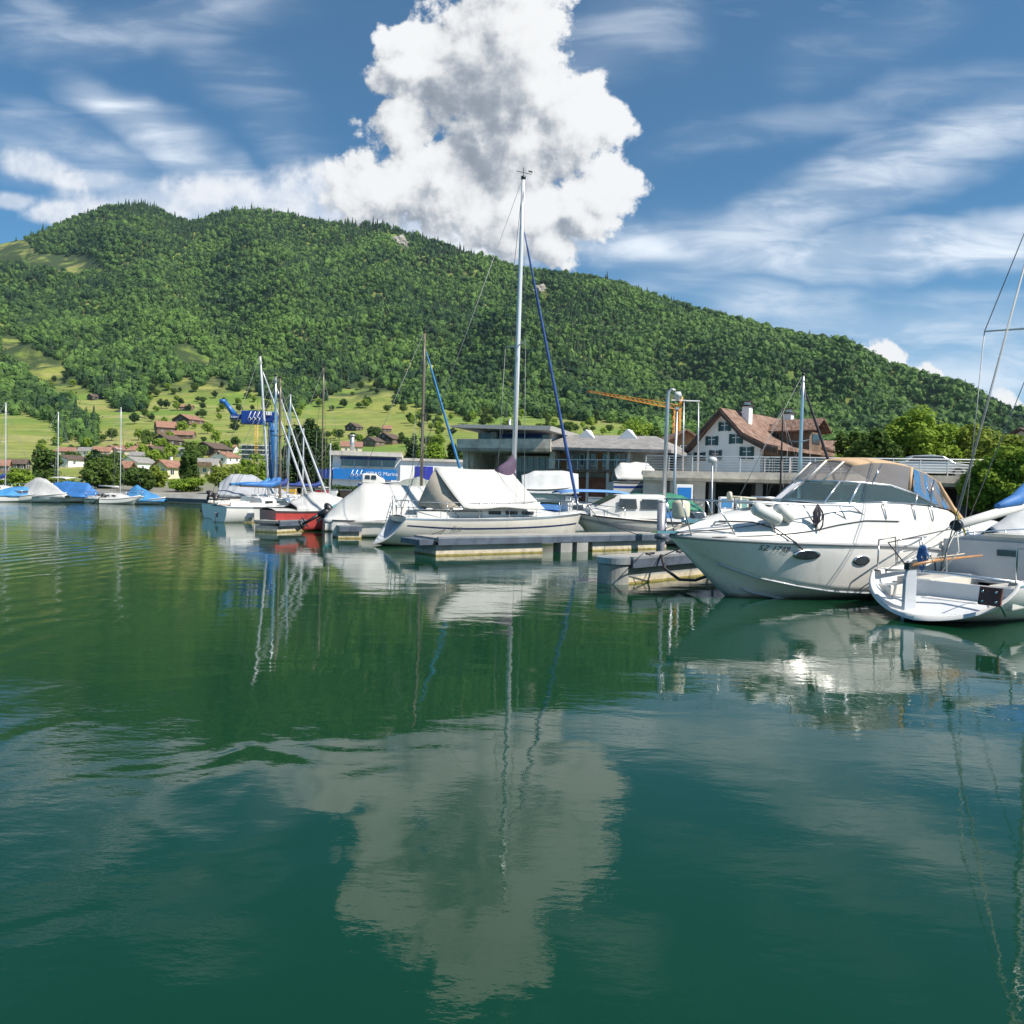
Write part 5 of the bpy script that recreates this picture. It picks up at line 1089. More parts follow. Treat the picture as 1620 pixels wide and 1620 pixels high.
    # windshield
    base=[(2.72,0,2.04),(2.86,.45,2.03),(3.12,.80,1.99),(3.6,.99,1.99),(4.5,1.06,2.0),(5.3,1.08,1.98),(5.95,1.08,1.93)]
    topo=[(3.32,0,2.46),(3.42,.40,2.46),(3.62,.70,2.45),(3.98,.88,2.44),(4.7,.97,2.40),(5.4,1.03,2.22),(5.95,1.07,1.99)]
    m=MB(); fr=MB()
    for s in(1,-1):
        B_=[(X(a),s*y,z) for a,y,z in base]; T_=[(X(a),s*y,z) for a,y,z in topo]; m.loft([B_,T_],False,False,False); fr.tube(B_,.022,6); fr.tube(T_,.024,6)
        for k in (0,2,3,5): fr.tube([B_[k],T_[k]],.022 if k!=3 else .03,6)
    w=m.build('windshield',tintg,t); fr.build('windshield_frame',alu,w)
    m=MB(); m.tube([(X(3.0),.2,2.06),(X(3.5),.62,2.2)],.012,5); m.build('wiper',blackp,w)
    # canopy
    ra=[3.9,4.3,4.8,5.3,5.8,6.15]; rzv=[2.90,2.985,3.0,2.94,2.80,2.62]; rw=[.74,.82,.86,.88,.90,.92]
    def ringr(a): z=interp(a,ra,rzv); w=interp(a,ra,rw); return [(X(a),w*k,z-.13*abs(k)**2.4) for k in (1,.92,.75,.5,.25,0,-.25,-.5,-.75,-.92,-1)]
    m=MB(); m.loft([ringr(a) for a in np.linspace(3.9,6.15,12)],False,False,True); m.build('canopy_roof',tan,t,solid=.03)
    def strip(rows,name,mat,wr=.0,seed=0,solid=0.):
        m=MB(); rr=[]
        for j,(u) in enumerate(np.linspace(0,1,7)):
            row=[]
            for i,(a,b) in enumerate(rows):
                p=Vector(a).lerp(Vector(b),u); n=mn.noise(Vector((i*.9+seed,u*2.2,seed*1.7)))*wr*math.sin(PI*u); row.append((p.x,p.y+n*(1 if p.y>0 else -1),p.z+n*.3))
            rr.append(row)
        m.loft(rr,False,False,True); return m.build(name,mat,t,solid=solid)
    for s in(1,-1):
        rt=lambda a: (X(a),s*interp(a,ra,rw),interp(a,ra,rzv)-.13)
        rows=[]
        for k in np.linspace(0,1,14):
            a1=lerp(3.62,5.15,k); tp=(X(a1),s*interp(a1,[q[0] for q in topo],[q[1] for q in topo]),interp(a1,[q[0] for q in topo],[q[2] for q in topo])); rows.append((rt(lerp(3.9,5.35,k)),tp))
        strip(rows,'side_window_panel',clearv,.05,2+s)
        rows=[]
        for k in np.linspace(0,1,14):
            a1=lerp(5.25,6.35,k); zz=interp(a1,[5.25,5.6,5.95,6.35],[2.29,2.13,1.97,1.90]); rows.append((rt(lerp(5.42,6.1,k)),(X(a1),s*1.08,zz)))
        strip(rows,'aft_window_panel',clearv,.05,5+s)
        m=MB(); m.tube([rt(5.38),(X(5.2),s*1.01,2.30)],.035,6); m.build('canopy_edge',tan,t); m=MB(); m.tube([rt(6.12),(X(6.42),s*1.09,1.88)],.035,6); m.build('canopy_edge',tan,t)
        m=MB(); m.tube([rt(6.0),(X(5.75),s*1.085,2.08)],.014,6); m.tube([rt(4.6),(X(4.25),s*.95,2.42)],.012,6); m.build('canopy_strut',steel,t)
        rows=[(rt(6.15),(X(6.40),s*1.09,1.88)),((X(6.2),s*.7,2.62),(X(6.95),s*1.06,1.52))]
        strip([( (lerp(rows[0][0][0],rows[1][0][0],k),lerp(rows[0][0][1],rows[1][0][1],k),lerp(rows[0][0][2],rows[1][0][2],k)),(lerp(rows[0][1][0],rows[1][1][0],k),lerp(rows[0][1][1],rows[1][1][1],k),lerp(rows[0][1][2],rows[1][1][2],k))) for k in np.linspace(0,1,8)],'aft_curtain',tan,.06,9+s,.015)
    f0=[(X(3.9),y,interp(0,[0],[2.9])-.13*abs(y/.74)**2.4) for y in np.linspace(.74,-.74,9)]; f1=[(X(3.32+.3*abs(y/.70)**1.5),y,2.46) for y in np.linspace(.70,-.70,9)]
    strip(list(zip(f0,f1)),'front_window_panel',clearv,.05,7)
    for y in (.5,0.,-.5):
        m=MB(); m.tube([(X(3.89),y*1.0,2.92-.08*abs(y)),(X(3.34+.1*abs(y)),y*.95,2.47)],.02,5); m.build('canopy_seam',M('pale_seam',(.7,.68,.64),.7),t)
    b0=[(X(6.17),y,2.62-.13*abs(y/.92)**2.4) for y in np.linspace(.9,-.9,9)]; b1=[(X(7.0),y*1.1,1.45) for y in np.linspace(.9,-.9,9)]
    strip(list(zip(b0,b1)),'stern_curtain',tan,.05,11,.015)
    m=MB(); m.b2((X(6.9),-1.0,1.35),(X(4.0),1.0,1.45)); m.b2((X(5.2),-.9,1.45),(X(4.9),.9,1.95)); m.b2((X(6.3),-.95,1.45),(X(6.0),.95,1.85)); m.build('cockpit_seats',gelw,t)
    m=MB(); m.tube([(X(4.1),.45,2.0),(X(4.35),.45,2.12)],.03,6); m.tube([(X(4.36)+.19*math.cos(w)*.5,.45+.19*math.sin(w),2.14+.19*math.cos(w)*.86) for w in np.linspace(0,2*PI,18)],.014,6); m.build('steering_wheel',blackp,t)
    # bow rail
    m=MB(); RL=[(-.10,0,2.0),(.0,.26,2.0),(.45,.52,1.99),(1.2,.84,1.98),(2.1,1.06,1.96),(3.0,1.16,1.95),(3.55,1.17,1.93)]
    for s in(1,-1):
        m.tube([(X(a),s*y,z) for a,y,z in RL]+[(X(3.9),s*1.16,1.72)],.016,7)
        for a,ar in ((.05,.30),(.62,1.05),(1.45,1.85),(2.35,2.75),(3.2,3.45)):
            yr=interp(a,[q[0] for q in RL],[q[1] for q in RL]); zr=interp(a,[q[0] for q in RL],[q[2] for q in RL]); yb=I(ar,bm)*.90; m.tube([(X(a),s*yr,zr),(X(ar),s*yb,dz(ar,yb)-.02)],.014,6)
    m.tube([(X(-.10),0,2.0),(X(-.12),0,1.35)],.014,6); m.build('bow_rail',steel,t)
    m=MB()
    for s in(1,-1):
        for a in (4.35,5.15,5.65): m.tube([(X(a),s*1.125,2.0),(X(a),s*1.17,1.98),(X(a+.02),s*1.23,1.72),(X(a+.02),s*1.21,1.66)],.014,6)
        m.tube([(X(a_),s*(1.12),2.05-.02*(a_-4)) for a_ in (3.95,4.6,5.2,5.9)],.013,6)
    m.build('grab_rail',steel,t)
    m=MB(); m.b2((X(7.75),-1.0,.18),(X(7.15),1.0,.26)); m.build('bathing_platform',gelw,t)
    def W3(a,y,z): return tuple(t_mat@Vector((X(a),y,z)))
    t_mat=Matrix.Translation(st)@Matrix.Rotation(PI+th,4,'Z')
    # loose gear, things of their own
    for (p0,p1,r,lab) in (((1.30,.90,1.88),(1.92,.95,1.62),.135,'fat white fender hanging by the bow rail, nearest to the bow'),((1.80,.98,1.92),(2.22,.92,1.64),.12,'white fender with tan end lying against the bow rail stanchion')):
        m=MB(); A_=Vector(W3(*p0)); B_=Vector(W3(*p1)); m.tube([A_.lerp(B_,k) for k in (0,.04,.12,.88,.96,1)],[r*.3,r*.8,r,r,r*.8,r*.3],16); o=m.build('boat_fender',M('pale_vinyl',(.62,.62,.58),.35,amt=.08)); tag(o,lab,'fender')
    m=MB(); c=Vector(W3(.42,-.30,1.78)); m.tube([c+Vector((0,0,z)) for z in (-.2,-.17,-.12,.12,.17,.2)],[.12,.17,.185,.185,.16,.06],18); o=m.build('boat_fender',M('old_cream_vinyl',(.52,.49,.38),.5,amt=.15)); tag(o,'squat cream fender standing behind the tip of the cruiser bow rail','fender')
    m=MB(); rn=random.Random(4); top=Vector(W3(2.66,1.15,1.96))
    for i in range(9):
        w_=.035+.05*rn.random(); h=.36+.2*rn.random(); dx=rn.uniform(-.06,.06); m.tube([top+Vector((dx*.2,0,0)),top+Vector((-w_+dx,-.03,-h*.4)),top+Vector((-w_*.8+dx,-.02,-h*.85)),top+Vector((dx,-.02,-h)),top+Vector((w_*.8+dx,-.03,-h*.8)),top+Vector((w_+dx,-.03,-h*.4)),top+Vector((dx*.2,0,.0))],.012,5)
    o=m.build('rope_coil',rope_d); tag(o,'dark coiled rope hanging from the cruiser rail','rope')
    def ropething(pts,r,mat,lab,name='mooring_line',n=14,sagv=.0):
        P_=[Vector(p) for p in pts]; out=[]
        for a,b in zip(P_[:-1],P_[1:]):
            for k in range(n): u=k/n; q=a.lerp(b,u); q.z-=sagv*4*u*(1-u); out.append(q)
        out.append(P_[-1]); m=MB(); m.tube(out,r,5); o=m.build(name,mat); tag(o,lab,'rope'); return o
    yb,zb=sec(2.9,1.78)
    ropething([W3(.85,.42,1.58),W3(1.4,.78,1.58),W3(1.8,.98,1.46),W3(2.12,I(2.12,bm)+.045,1.20),W3(2.3,sec(2.3,1.8)[0]+.03,1.06)],.014,rope_d,'dark line running over the cruiser deck edge down to its first porthole',n=4)
    ropething([W3(-.05,.05,1.30),W3(.9,.70,1.44),W3(1.6,.93,1.56)],.010,rope_d,'thin dark line along the cruiser foredeck',n=5)
    ropething([W3(.85,-.42,1.58),W3(-.2,.0,1.34),at(1047,850,27.)],.012,rope_w,'pale mooring line from the cruiser bow to the grey pile')
    ropething([W3(5.62,1.14,1.66),W3(5.7,1.26,.90),W3(5.72,1.36,.28)],.013,rope_d,'dark line hanging down the cruiser side near its canopy end',n=6)
    ropething([W3(6.42,1.10,1.90),W3(6.62,1.16,1.55),W3(6.85,1.2,.95)],.02,rope_y,'yellow strap hanging at the foot of the tan stern curtain',n=6)
    return W3
CW=cruiser()
# ---------------------------------------------------------------- open-transom sailing boat at the right edge
def right_sailboat():
    ang=R_(38); ex=Vector((math.cos(ang),math.sin(ang),0)); ctr=Vector((7.62,13.4,0)); L=9.; B=2.95; t=thing('sailing_boat','white sailing boat with open stern, wooden tiller and grey cabin cut by the right edge','sailing boat',ctr,ang)
    z0=.74
    def P(tt,s):
        f=.84+.16*math.sin(min(tt/.4,1)*PI/2) if tt<.4 else max(0,1-((tt-.4)/.6)**2.1)**.8
        b=B/2*f; zs=lerp(z0,1.0,tt**1.5); zk=-.35*math.sin(min(1,tt/.35)*PI/2)+ .06*(1-min(1,tt/.35)); 
        y=b*math.sin(s*PI/2)**.8; z=lerp(zk,zs,(1-math.cos(s*PI/2))**1.0*.75+.25*s); x=tt*L-(.95*(1-s)**1.0)*(1-tt)**8-.9*(1-s)*tt**5; return x,max(y,.01),z
    m=hull_mb(P,26,14,cap=False,wl=-.2); m.build('hull',[gel,antifoul],t)
    rub_mb(P,.97,1.,.012,t1=.99).build('rub_rail',alu,t)
    # inner liner: same shape moved inwards, open to the stern
    m=MB(); rings=[]
    def Q(tt,s):
        x,y,z=P(tt,s); return x+ .07*(1-s)+.02,max(.01,y-.07),z+.06*(1-s)
    for i in range(11):
        tt=i/10*.34; h=[Q(tt,j/12) for j in range(13)]; h=[(x,y,max(z,.16 if tt<.05 else .30)) for x,y,z in h]; rings.append([(x,y,z) for x,y,z in reversed(h)]+[(x,-y,z) for x,y,z in h[1:]])
    m.loft(rings,False,False,True); m.build('cockpit_liner',M('liner_gelcoat',(.62,.64,.66),.35,amt=.05),t)
    # lip joining hull and liner around the stern and along the sheer
    m=MB(); a=[P(0,j/14) for j in range(15)]; b=[Q(0,j/14) for j in range(15)]; b=[(x,y,max(z,.16)) for x,y,z in b]
    ra_=[(x,y,z) for x,y,z in reversed(a)]+[(x,-y,z) for x,y,z in a[1:]]; rb_=[(x,y,z) for x,y,z in reversed(b)]+[(x,-y,z) for x,y,z in b[1:]]
    mid=[((p[0]+q[0])/2-.03,(p[1]+q[1])/2,(p[2]+q[2])/2+.035) for p,q in zip(ra_,rb_)]
    m.loft([ra_,mid,rb_],False,False,True)
    for s in(1,-1):
        r=[]
        for i in range(14): tt=i/13*.36; p=P(tt,1); r.append([(p[0],s*p[1],p[2]),(p[0],s*(p[1]-.05),p[2]+.035),(p[0],s*(p[1]-.17),p[2]+.03),(p[0],s*(p[1]-.19),p[2]-.04)])
        m.loft(r,False,False,True)
    m.build('gunwale',gel,t)
    deck_mb(P,L,.33,.995,camber=.08).build('deck',nonskid,t)
    for s in(1,-1):
        m=MB(); m.b2((.75,s*.48,.28),(3.0,s*1.12,.62)); m.b2((.0,s*.86,.30),(.752,s*1.14,.5)); m.build('bench',gelw,t,bevel=.03)
    m=MB(); m.b2((.35,-.47,.24),(3.,.47,.315)); m.build('cockpit_floor',nonskid,t)
    m=MB(); m.b2((.7,-.95,.30),(.78,.95,.60)); m.build('bulkhead',M('liner_gelcoat',(.6,.6,.6)),t)
    # cabin
    c=cabin_mb([(3.0,1.22,.75,1.36),(3.1,1.22,.75,1.38),(4.6,1.12,.8,1.36),(6.,.75,.85,1.16),(7.,.3,.9,1.0)]).build('cabin',gelg,t)
    for y in(-.02,): m=MB(); m.b2((2.90,y-.17,1.02),(2.945,y+.17,1.14)); m.build('cabin_window',shade_glass,c)
    m=MB(); m.b2((2.93,-1.18,.45),(2.99,1.18,1.30)); m.build('hatch_board',gelg,c)
    m=MB(); m.b2((2.9,-.4,1.40),(3.9,.4,1.46)); m.build('sliding_hatch',gelw,c)
    # rudder and tiller
    m=MB(); m.prism([(-.62,-.6),(-.18,-.6),(-.16,.70),(-.20,.88),(-.50,.88),(-.58,.7)],'y',.33,.39); m.build('rudder',gelg,t,bevel=.01)
    m=MB(); m.tube([(-.5,.36,.93),(.3,.2,1.02),(1.35,-.15,1.10)],[.03,.028,.018],8); m.build('tiller',teak,t)
    m=MB(); m.tube([(.1,.27,1.05),(1.0,.02,1.13)],.012,6); m.build('tiller_extension',M('pale_wood',(.6,.5,.38),.4),t)
    m=MB(); m.box((-.34,.36,.93),(.36,.09,.12)); m.build('rudder_head',blackp,t)
    # outboard bracket with mahogany plate
    br=MB(); br.box((-.50,-.98,.56),(.05,.34,.30),0,0,.25); b_=br.build('bracket_plate',mahog,t,bevel=.01); m=MB()
    for y in(-1.08,-.88):
        for z in(.48,.64): m.tube([(-.535,y,z),(-.56,y,z)],.018,8)
        m.tube([(-.46,y,.5),(-.12,y,.22)],.018,6)
    m.build('bracket_tube',steel,b_)
    # traveller bar, pushpit
    m=MB(); m.tube([(.25,-1.18,.76),(.25,0,.80),(.25,1.18,.76)],.03,8); m.build('traveller',alu,t)
    m=MB()
    for s in(1,-1): m.tube([(.05,s*1.15,.76),(.05,s*1.15,1.33),(.9,s*1.24,1.36),(1.0,s*1.25,.80)],.015,6)
    m.build('pushpit',steel,t)
    rails(t,P,.12,.97,.55,7)
    m=MB()
    for s in(1,-1): m.tube([(2.5,s*1.3,.88),(2.5,s*1.3,1.0)],[.07,.055],12)
    m.build('winch',steel,t)
    mo=rig(t,4.62,1.35,8.1,.08,mastw,P,L,L-.1,1.05,None,((.555,1.15),),None,None,True,.0,B=B+.1,dz=.95)
    m=MB(); m.tube([(.55,0,1.66),(2.2,0,1.86),(4.55,0,2.14)],[.085,.095,.095],12); bo=m.build('boom',cream,t); m=MB(); m.tube([(.50,0,1.66),(.62,0,1.67)],.10,12); m.build('boom_end',blackp,bo)
    m=MB(); m.tube([(2.4,0,2.02),(3.4,0,2.16),(4.5,0,2.55)],[.06,.14,.18],10); m.build('sail_cover',bluetarp,t)
    tm=Matrix.Translation(ctr)@Matrix.Rotation(ang,4,'Z')
    m=MB(); m.tube([(.58,0,1.60),(.42,.1,1.2),(.28,.02,.83)],.012,5); m.tube([(.58,0,1.60),(.5,-.08,1.2),(.28,.1,.83)],.012,5); m.tube([(.55,0,1.72),(4.5,0,9.2)],.007,4); m.tube([(.55,0,1.72),(-.05,.9,.8)],.009,4); m.build('mainsheet',rope_w,t)
    m=MB(); rn=random.Random(3); c0=Vector((.16,.40,1.28))
    for i in range(8):
        w_=.05+.03*rn.random(); h=.34+.14*rn.random(); dx=rn.uniform(-.05,.05); m.tube([c0+Vector((0,dx,0)),c0+Vector((0,-w_+dx,-h*.5)),c0+Vector((0,dx,-h)),c0+Vector((0,w_+dx,-h*.5)),c0+Vector((0,dx,0))],.013,5)
    m.v=[tuple(tm@Vector(v)) for v in m.v]; o=m.build('rope_coil',rope_b); tag(o,'blue coiled rope hung on the stern of the sailing boat at the right edge','rope')
    m=MB(); pts=[tm@Vector((-.55,.36,.95)),tm@Vector((-.1,.9,1.3)),Vector(CW(6.95,1.2,1.62))]; m.tube(pts,.012,5); o=m.build('mooring_line',rope_d); tag(o,'dark line from the rudder head up to the stern of the cruiser','rope')
right_sailboat()
# ---------------------------------------------------------------- the large sailing boat in the middle, with cream boom tent
def main_sailboat():
    st=Vector((-4.10,27.4,0)); bw=Vector((2.82,30.9,0)); ang=math.atan2(bw.y-st.y,bw.x-st.x); L=(bw-st).length; B=2.75; fb=1.02
    t=thing('sailing_boat','white sailing boat with tall white mast and a cream boom tent over its cockpit','sailing boat',st,ang)
    def P(tt,s):
        f=.70+.30*math.sin(min(tt/.45,1)*PI/2) if tt<.45 else max(0,1-((tt-.45)/.55)**2.0)**.82
        b=B/2*f; zs=lerp(fb,fb+.22,tt**1.6)-.04*math.sin(PI*tt); zk=-.35*math.sin(min(1,tt/.3)*PI/2)+.05*(1-min(1,tt/.3)); y=b*math.sin(s*PI/2)**.75; z=lerp(zk,zs,(1-math.cos(s*PI/2))*.75+.25*s); x=tt*L-(.95*(1-s))*(1-tt)**9-.75*(1-s)*tt**5; return x,max(y,.01),z
    hull_mb(P,26,14,cap=False,wl=-.2).build('hull',[gelw,antifoul],t)
    rub_mb(P,.965,1.,.014).build('rub_rail',alu,t); rub_mb(P,.80,.83,.006,t0=.02,t1=.97).build('stripe',M('navy_stripe',(.02,.03,.10),.4),t)
    # recessed transom
    m=MB(); a=[P(0,j/14) for j in range(15)]; ra_=[(x,y,z) for x,y,z in reversed(a)]+[(x,-y,z) for x,y,z in a[1:]]
    cx=sum(p[0] for p in ra_)/len(ra_); cz=.62
    ins=[(p[0]*.82+cx*.18+.02,p[1]*.82,p[2]*.82+cz*.18) for p in ra_]; deep=[(p[0]+.28,p[1]*.92,p[2]*.94+cz*.06) for p in ins]
    m.mat(0).loft([ra_,ins],False,False,True); m.mat(1).loft([ins,deep],False,False,True); m._add(deep,[tuple(range(len(deep)))],False); m.mat(0).b2((-.04,-.95,fb-.16),(.34,.95,fb+.03)); m.build('transom',[gelw,gelg],t)
    deck_mb(P,L,0,.995,camber=.08).build('deck',nonskid,t)
    c=cabin_mb([(2.9,.95,fb,fb+.42),(3.1,.98,fb,fb+.45),(5.0,.85,fb+.02,fb+.38),(6.6,.35,fb+.1,fb+.16)]).build('cabin',gel,t)
    for s in(1,-1):
        for k in range(3): m=MB(); x=3.4+.72*k; m.box((x,s*(.955-.05*k),fb+.22),(.5,.04,.13)); m.build('cabin_window',shade_glass,c)
        m=MB(); m.tube([(P(.52,.6)[0],s*(P(.52,.6)[1]+.0),P(.52,.66)[2]),(P(.52,.6)[0],s*(P(.52,.6)[1]+.05),P(.52,.66)[2])],.09,14); m.build('porthole',shade_glass,t)
        m=MB(); m.b2((.4,s*.78,fb),(2.9,s*.90,fb+.24)); m.build('cockpit_coaming',gel,t); m=MB(); m.tube([(1.7,s*.84,fb+.24),(1.7,s*.84,fb+.38)],[.07,.055],12); m.build('winch',steel,t)
    rails(t,P,.03,.96,.58,7); m=MB()
    for s in(1,-1): m.tube([(.02,s*.3,fb+.02),(-.02,s*.3,fb+.62),(.05,s*.92,fb+.62),(.08,s*.92,fb+.03)],.016,6)
    m.build('pushpit',steel,t); m=MB(); 
    for s in(.14,-.14): m.tube([(-.03,.5+s,fb+.75),(-.28,.5+s,fb-.2)],.014,6)
    for k in range(4): m.tube([(-.05-.06*k,.36,fb+.55-.2*k),(-.05-.06*k,.64,fb+.55-.2*k)],.012,6)
    m.build('boarding_ladder',steel,t)
    m=MB(); x1,y1,z1=P(.99,1); m.tube([(x1-.7,.35,z1+.02),(x1-.65,.32,z1+.62),(x1+.05,0,z1+.66),(x1-.65,-.32,z1+.62),(x1-.7,-.35,z1+.02)],.016,6); m.build('pulpit',steel,t)
    # boom tent: ridge along the boom, both sides pulled out to the guard rails
    m=MB(); rings=[]
    for k in np.linspace(0,1,13):
        xr=lerp(1.35,4.45,k); xl=lerp(1.95,5.25,k); zr=2.86-.03*math.sin(PI*k); ze=1.42-.04*math.sin(PI*k*3)
        pts=[]
        for u in np.linspace(-1,1,13):
            q=abs(u); y=1.42*u; z=lerp(zr,ze,q)-.05*math.sin(PI*q); x=lerp(xr,xl,q); pts.append((x,y,z+mn.noise(Vector((x*1.5,u*2,2)))*.025))
        rings.append(pts)
    m.loft(rings,False,False,True); m.build('boom_tent',cream,t,solid=.02)
    m=MB(); m.loft([[(1.36,0,2.82),(1.6,.25,2.55),(1.75,.5,2.3)],[(1.0,0,2.1),(1.5,.45,1.9),(1.8,.8,1.8)],[(.75,.1,1.45),(1.3,.8,1.3),(1.9,1.25,1.45)]],False,False,True); m.loft([[(1.36,0,2.82),(1.6,-.25,2.55),(1.75,-.5,2.3)],[(1.0,0,2.1),(1.5,-.45,1.9),(1.8,-.8,1.8)],[(.75,-.1,1.45),(1.3,-.8,1.3),(1.9,-1.25,1.45)]],False,False,True); m.build('tent_end',tan if False else M('beige_canvas',(.42,.37,.30),.85,amt=.1,bump=.5,bscale=6),t,solid=.015)
    mx=4.62; H_=14.15-1.45
    rig(t,mx,1.45,H_,.095,mastw,P,L,L-.12,fb+.25,M('blue_sail_edge',(.03,.075,.24),.6,amt=.25,scale=3),((.49,.85),),None,None,True,-.10,.87,B=B,dz=fb+.05,furl_r=.062)
    m=MB(); m.tube([(mx-.1,0,2.62),(1.35,0,2.74)],.06,10); m.build('boom',mastw,t)
    m=MB(); rr=[]
    for (z,xa,w) in ((3.45,.10,.05),(3.25,.28,.12),(3.0,.62,.16),(2.82,.86,.17),(2.6,.62,.19),(2.3,.45,.17),(2.0,.26,.14),(1.72,.10,.09)): rr.append([(mx+.12-(xa+.12)*(.5-.5*math.cos(w_))+mn.noise(Vector((z*3,w_,0)))*.04,w*math.sin(w_)*(1+.4*mn.noise(Vector((z*4,w_*2,3)))),z) for w_ in np.linspace(0,2*PI,14,endpoint=False)])
    m.loft(rr,True,True,True); m.build('sail_cover',purpletarp,t)
    m=MB(); yy=-P(.3,1)[1]-.02; m.tube([(1.8,-.85,1.25),(1.9,-1.1,1.1),(1.3,-1.18,.6),(.9,-1.05,.45)],.012,5); m.build('mooring_rope',rope_d,t)
    tm=Matrix.Translation(st)@Matrix.Rotation(ang,4,'Z')
    textmesh('boat_name','First',.2,M('faded_lettering',(.12,.12,.13),.6),t,Matrix.Translation((1.6,-P(.22,.9)[1]-.012,.62))@Matrix.Rotation(PI/2,4,'X'),.002,.3)
    return tm
TM=main_sailboat()
# ---------------------------------------------------------------- pontoons and piles
def P2(px,py,z=0.): return wat(px,py,z)
pa,paz,paL=pontoon('long pontoon with dark blue edge in front of the large sailing boat',P2(692,880),P2(1062,868),1.6,.56,((.0,.40),(.62,.98)))
m=MB(); m.b2((-.55,.15,.34),(0,1.45,.50)); m.build('pointed_end',dockdark,pa)
for k in range(2): m=MB(); x=paL*(.47+.07*k); m.b2((x,-.03,-.2),(x+.5,.4,.33)); m.build('float_block',floatm,pa)
pb,pbz,pbL=pontoon('short pontoon with yellow weed line beside the cruiser bow',P2(998,925),P2(1190,903),.95,.60,((.0,.98),))
m=MB(); arc=[(-.42*math.cos(w),.475+.46*math.sin(w)) for w in np.linspace(-PI/2,PI/2,15)]; m.prism(arc+[(.15,.93),(.15,.02)],'z',.46,.602); m.build('rounded_end',dockgrey,pb); m=MB(); m.prism([(x*.9,.475+(y-.475)*.9) for x,y in arc],'z',-.2,.44); m.build('end_float',floatm,pb)
m=MB()
for (x,y) in ((1.,.2),(2.3,.2),(3.4,.3)): m.tube([(x-.16,y,.66),(x+.16,y,.66)],.03,8); m.tube([(x,y,.58),(x,y,.66)],.035,8)
m.build('cleat',blackp,pb)
def ropep(pts,r,mat,lab,sag=0.):
    P_=[Vector(p) for p in pts]; out=[]
    for a,b in zip(P_[:-1],P_[1:]):
        for k in range(8): u=k/8; q=a.lerp(b,u); q.z-=sag*4*u*(1-u); out.append(q)
    out.append(P_[-1]); m=MB(); m.tube(out,r,6); tag(m.build('mooring_line',mat),lab,'rope')
ropep([at(1046,878,18.0),at(1052,900,17.6),at(1075,917,17.2),at(1100,918,16.8),at(1128,908,16.4)],.035,rubber,'thick black hose looping from the short pontoon to the cruiser bow')
ropep([at(1042,882,18.),at(1075,868,17.),at(1092,858,16.)],.012,rope_d,'thin line from the short pontoon up to the cruiser stem')
ropep([at(930,800,29.5),at(950,825,28.),at(985,838,26.9),at(1010,846,26.6)],.014,rope_d,'slack dark line from the bow of the white cabin boat to the long pontoon')
def pile(px,pyt,pyb,Y,r,lab,cap=True):
    b0=at(px,pyb,Y); h=at(px,pyt,Y).z; t=thing('mooring_pile',lab,'mooring pile',(b0.x,Y,0)); m=MB(); m.tube([(0,0,-1),(0,0,h)],r,20); m.build('pile',M('pile_grey',(.30,.30,.33),.4,.3,amt=.12,scale=2),t); m=MB(); m.tube([(0,0,h),(0,0,h+.06)],[r*1.06,r*.9],20); m.build('cap',galv,t); m=MB(); m.tube([(0,0,.45),(0,0,.62)],r*1.5,20); m.build('collar',dockdark,t)
pile(1045,794,860,27.6,.155,'thick grey steel mooring pile at the end of the long pontoon')
# smaller finger pontoons on the left
for (x0,y0,x1,y1,w,lab) in ((392,826,428,827,1.0,'short finger pontoon left of the red boat stern'),(441,843,506,839,1.4,'finger pontoon with pale weed band right of the red boat stern'),(340,826,402,827,1.2,'finger pontoon under the grey-covered boat'),(536,852,572,852,1.2,'small pontoon end beneath the white tented boat'),(244,795,330,799,1.6,'long low jetty reaching out from the village shore')):
    pontoon(lab,P2(x0,y0),P2(x1,y1),w,.5)
# ---------------------------------------------------------------- boats
def bp(px,py): return wat(px,py)
def pos(px,Y): d=ray(px,775); return Vector((d.x/d.y*Y,Y,0))
# far left row
def pm(px,Y,L,a): d=ray(px,700); return Vector((d.x/d.y*(Y+.57*L*math.sin(R_(a)))-.57*L*math.cos(R_(a)),Y,0))
S1=sailboat('white sailing boat with thin mast and dark blue boom cover at the far left',pm(9,72,7.,12),R_(12),7.,2.2,8.2,cover=navytarp,mr=.05,furl=None)
motorboat('open boat under a sky-blue cover cut by the left edge',pos(-12,64.),R_(35),4.2,1.7,.5,cover=[(-.02,.8,.1,.25),(.3,1.,.1,.75),(.6,1.,.1,.8),(1.,.1,.25,.3)],coverm=skytarp,motor=False,rail=False,screen=False)
motorboat('white-tarped motor boat with high ridge cover, third from the left edge',pos(44,66.),R_(-12),4.0,2.0,.55,cover=[(-.1,.9,.05,.9),(.2,1.,.05,1.55),(.45,1.,.05,1.5),(1.02,.35,.05,.15)],coverm=whitetarp,tilt=.9,rail=False,screen=False)
motorboat('low white day boat with pale seats left of the white-tarped boat',pos(8,65.),R_(5),3.2,1.6,.5,cover=None,coverm=None,motor=False,rail=False)
motorboat('motor boat under a dark blue box-shaped cover',pos(90,68),R_(-6),4.0,2.0,.5,cover=[(-.08,.9,.1,1.2),(.15,1.,.1,1.35),(.75,1.,.1,1.25),(1.0,.4,.2,.35)],coverm=bluetarp,tilt=.2,rail=False,screen=False)
motorboat('small boat with beige bimini and boarding rails right of the blue box cover',pos(128,70),R_(160),4.2,1.9,.6,bimini=(.2,.8,1.55,cream),motor=False)
motorboat('tiny white boat with outboard tipped up near the third thin mast',pos(160,66),R_(15),3.2,1.5,.45,tilt=.9,rail=False,screen=False)
sailboat('small white and green sailing boat with thin white mast beside the sky-blue tent',pm(191,67.5,5.2,-4),R_(-4),5.2,1.8,7.9,stripe=greentarp,mr=.04,detail=True,fb=.45)
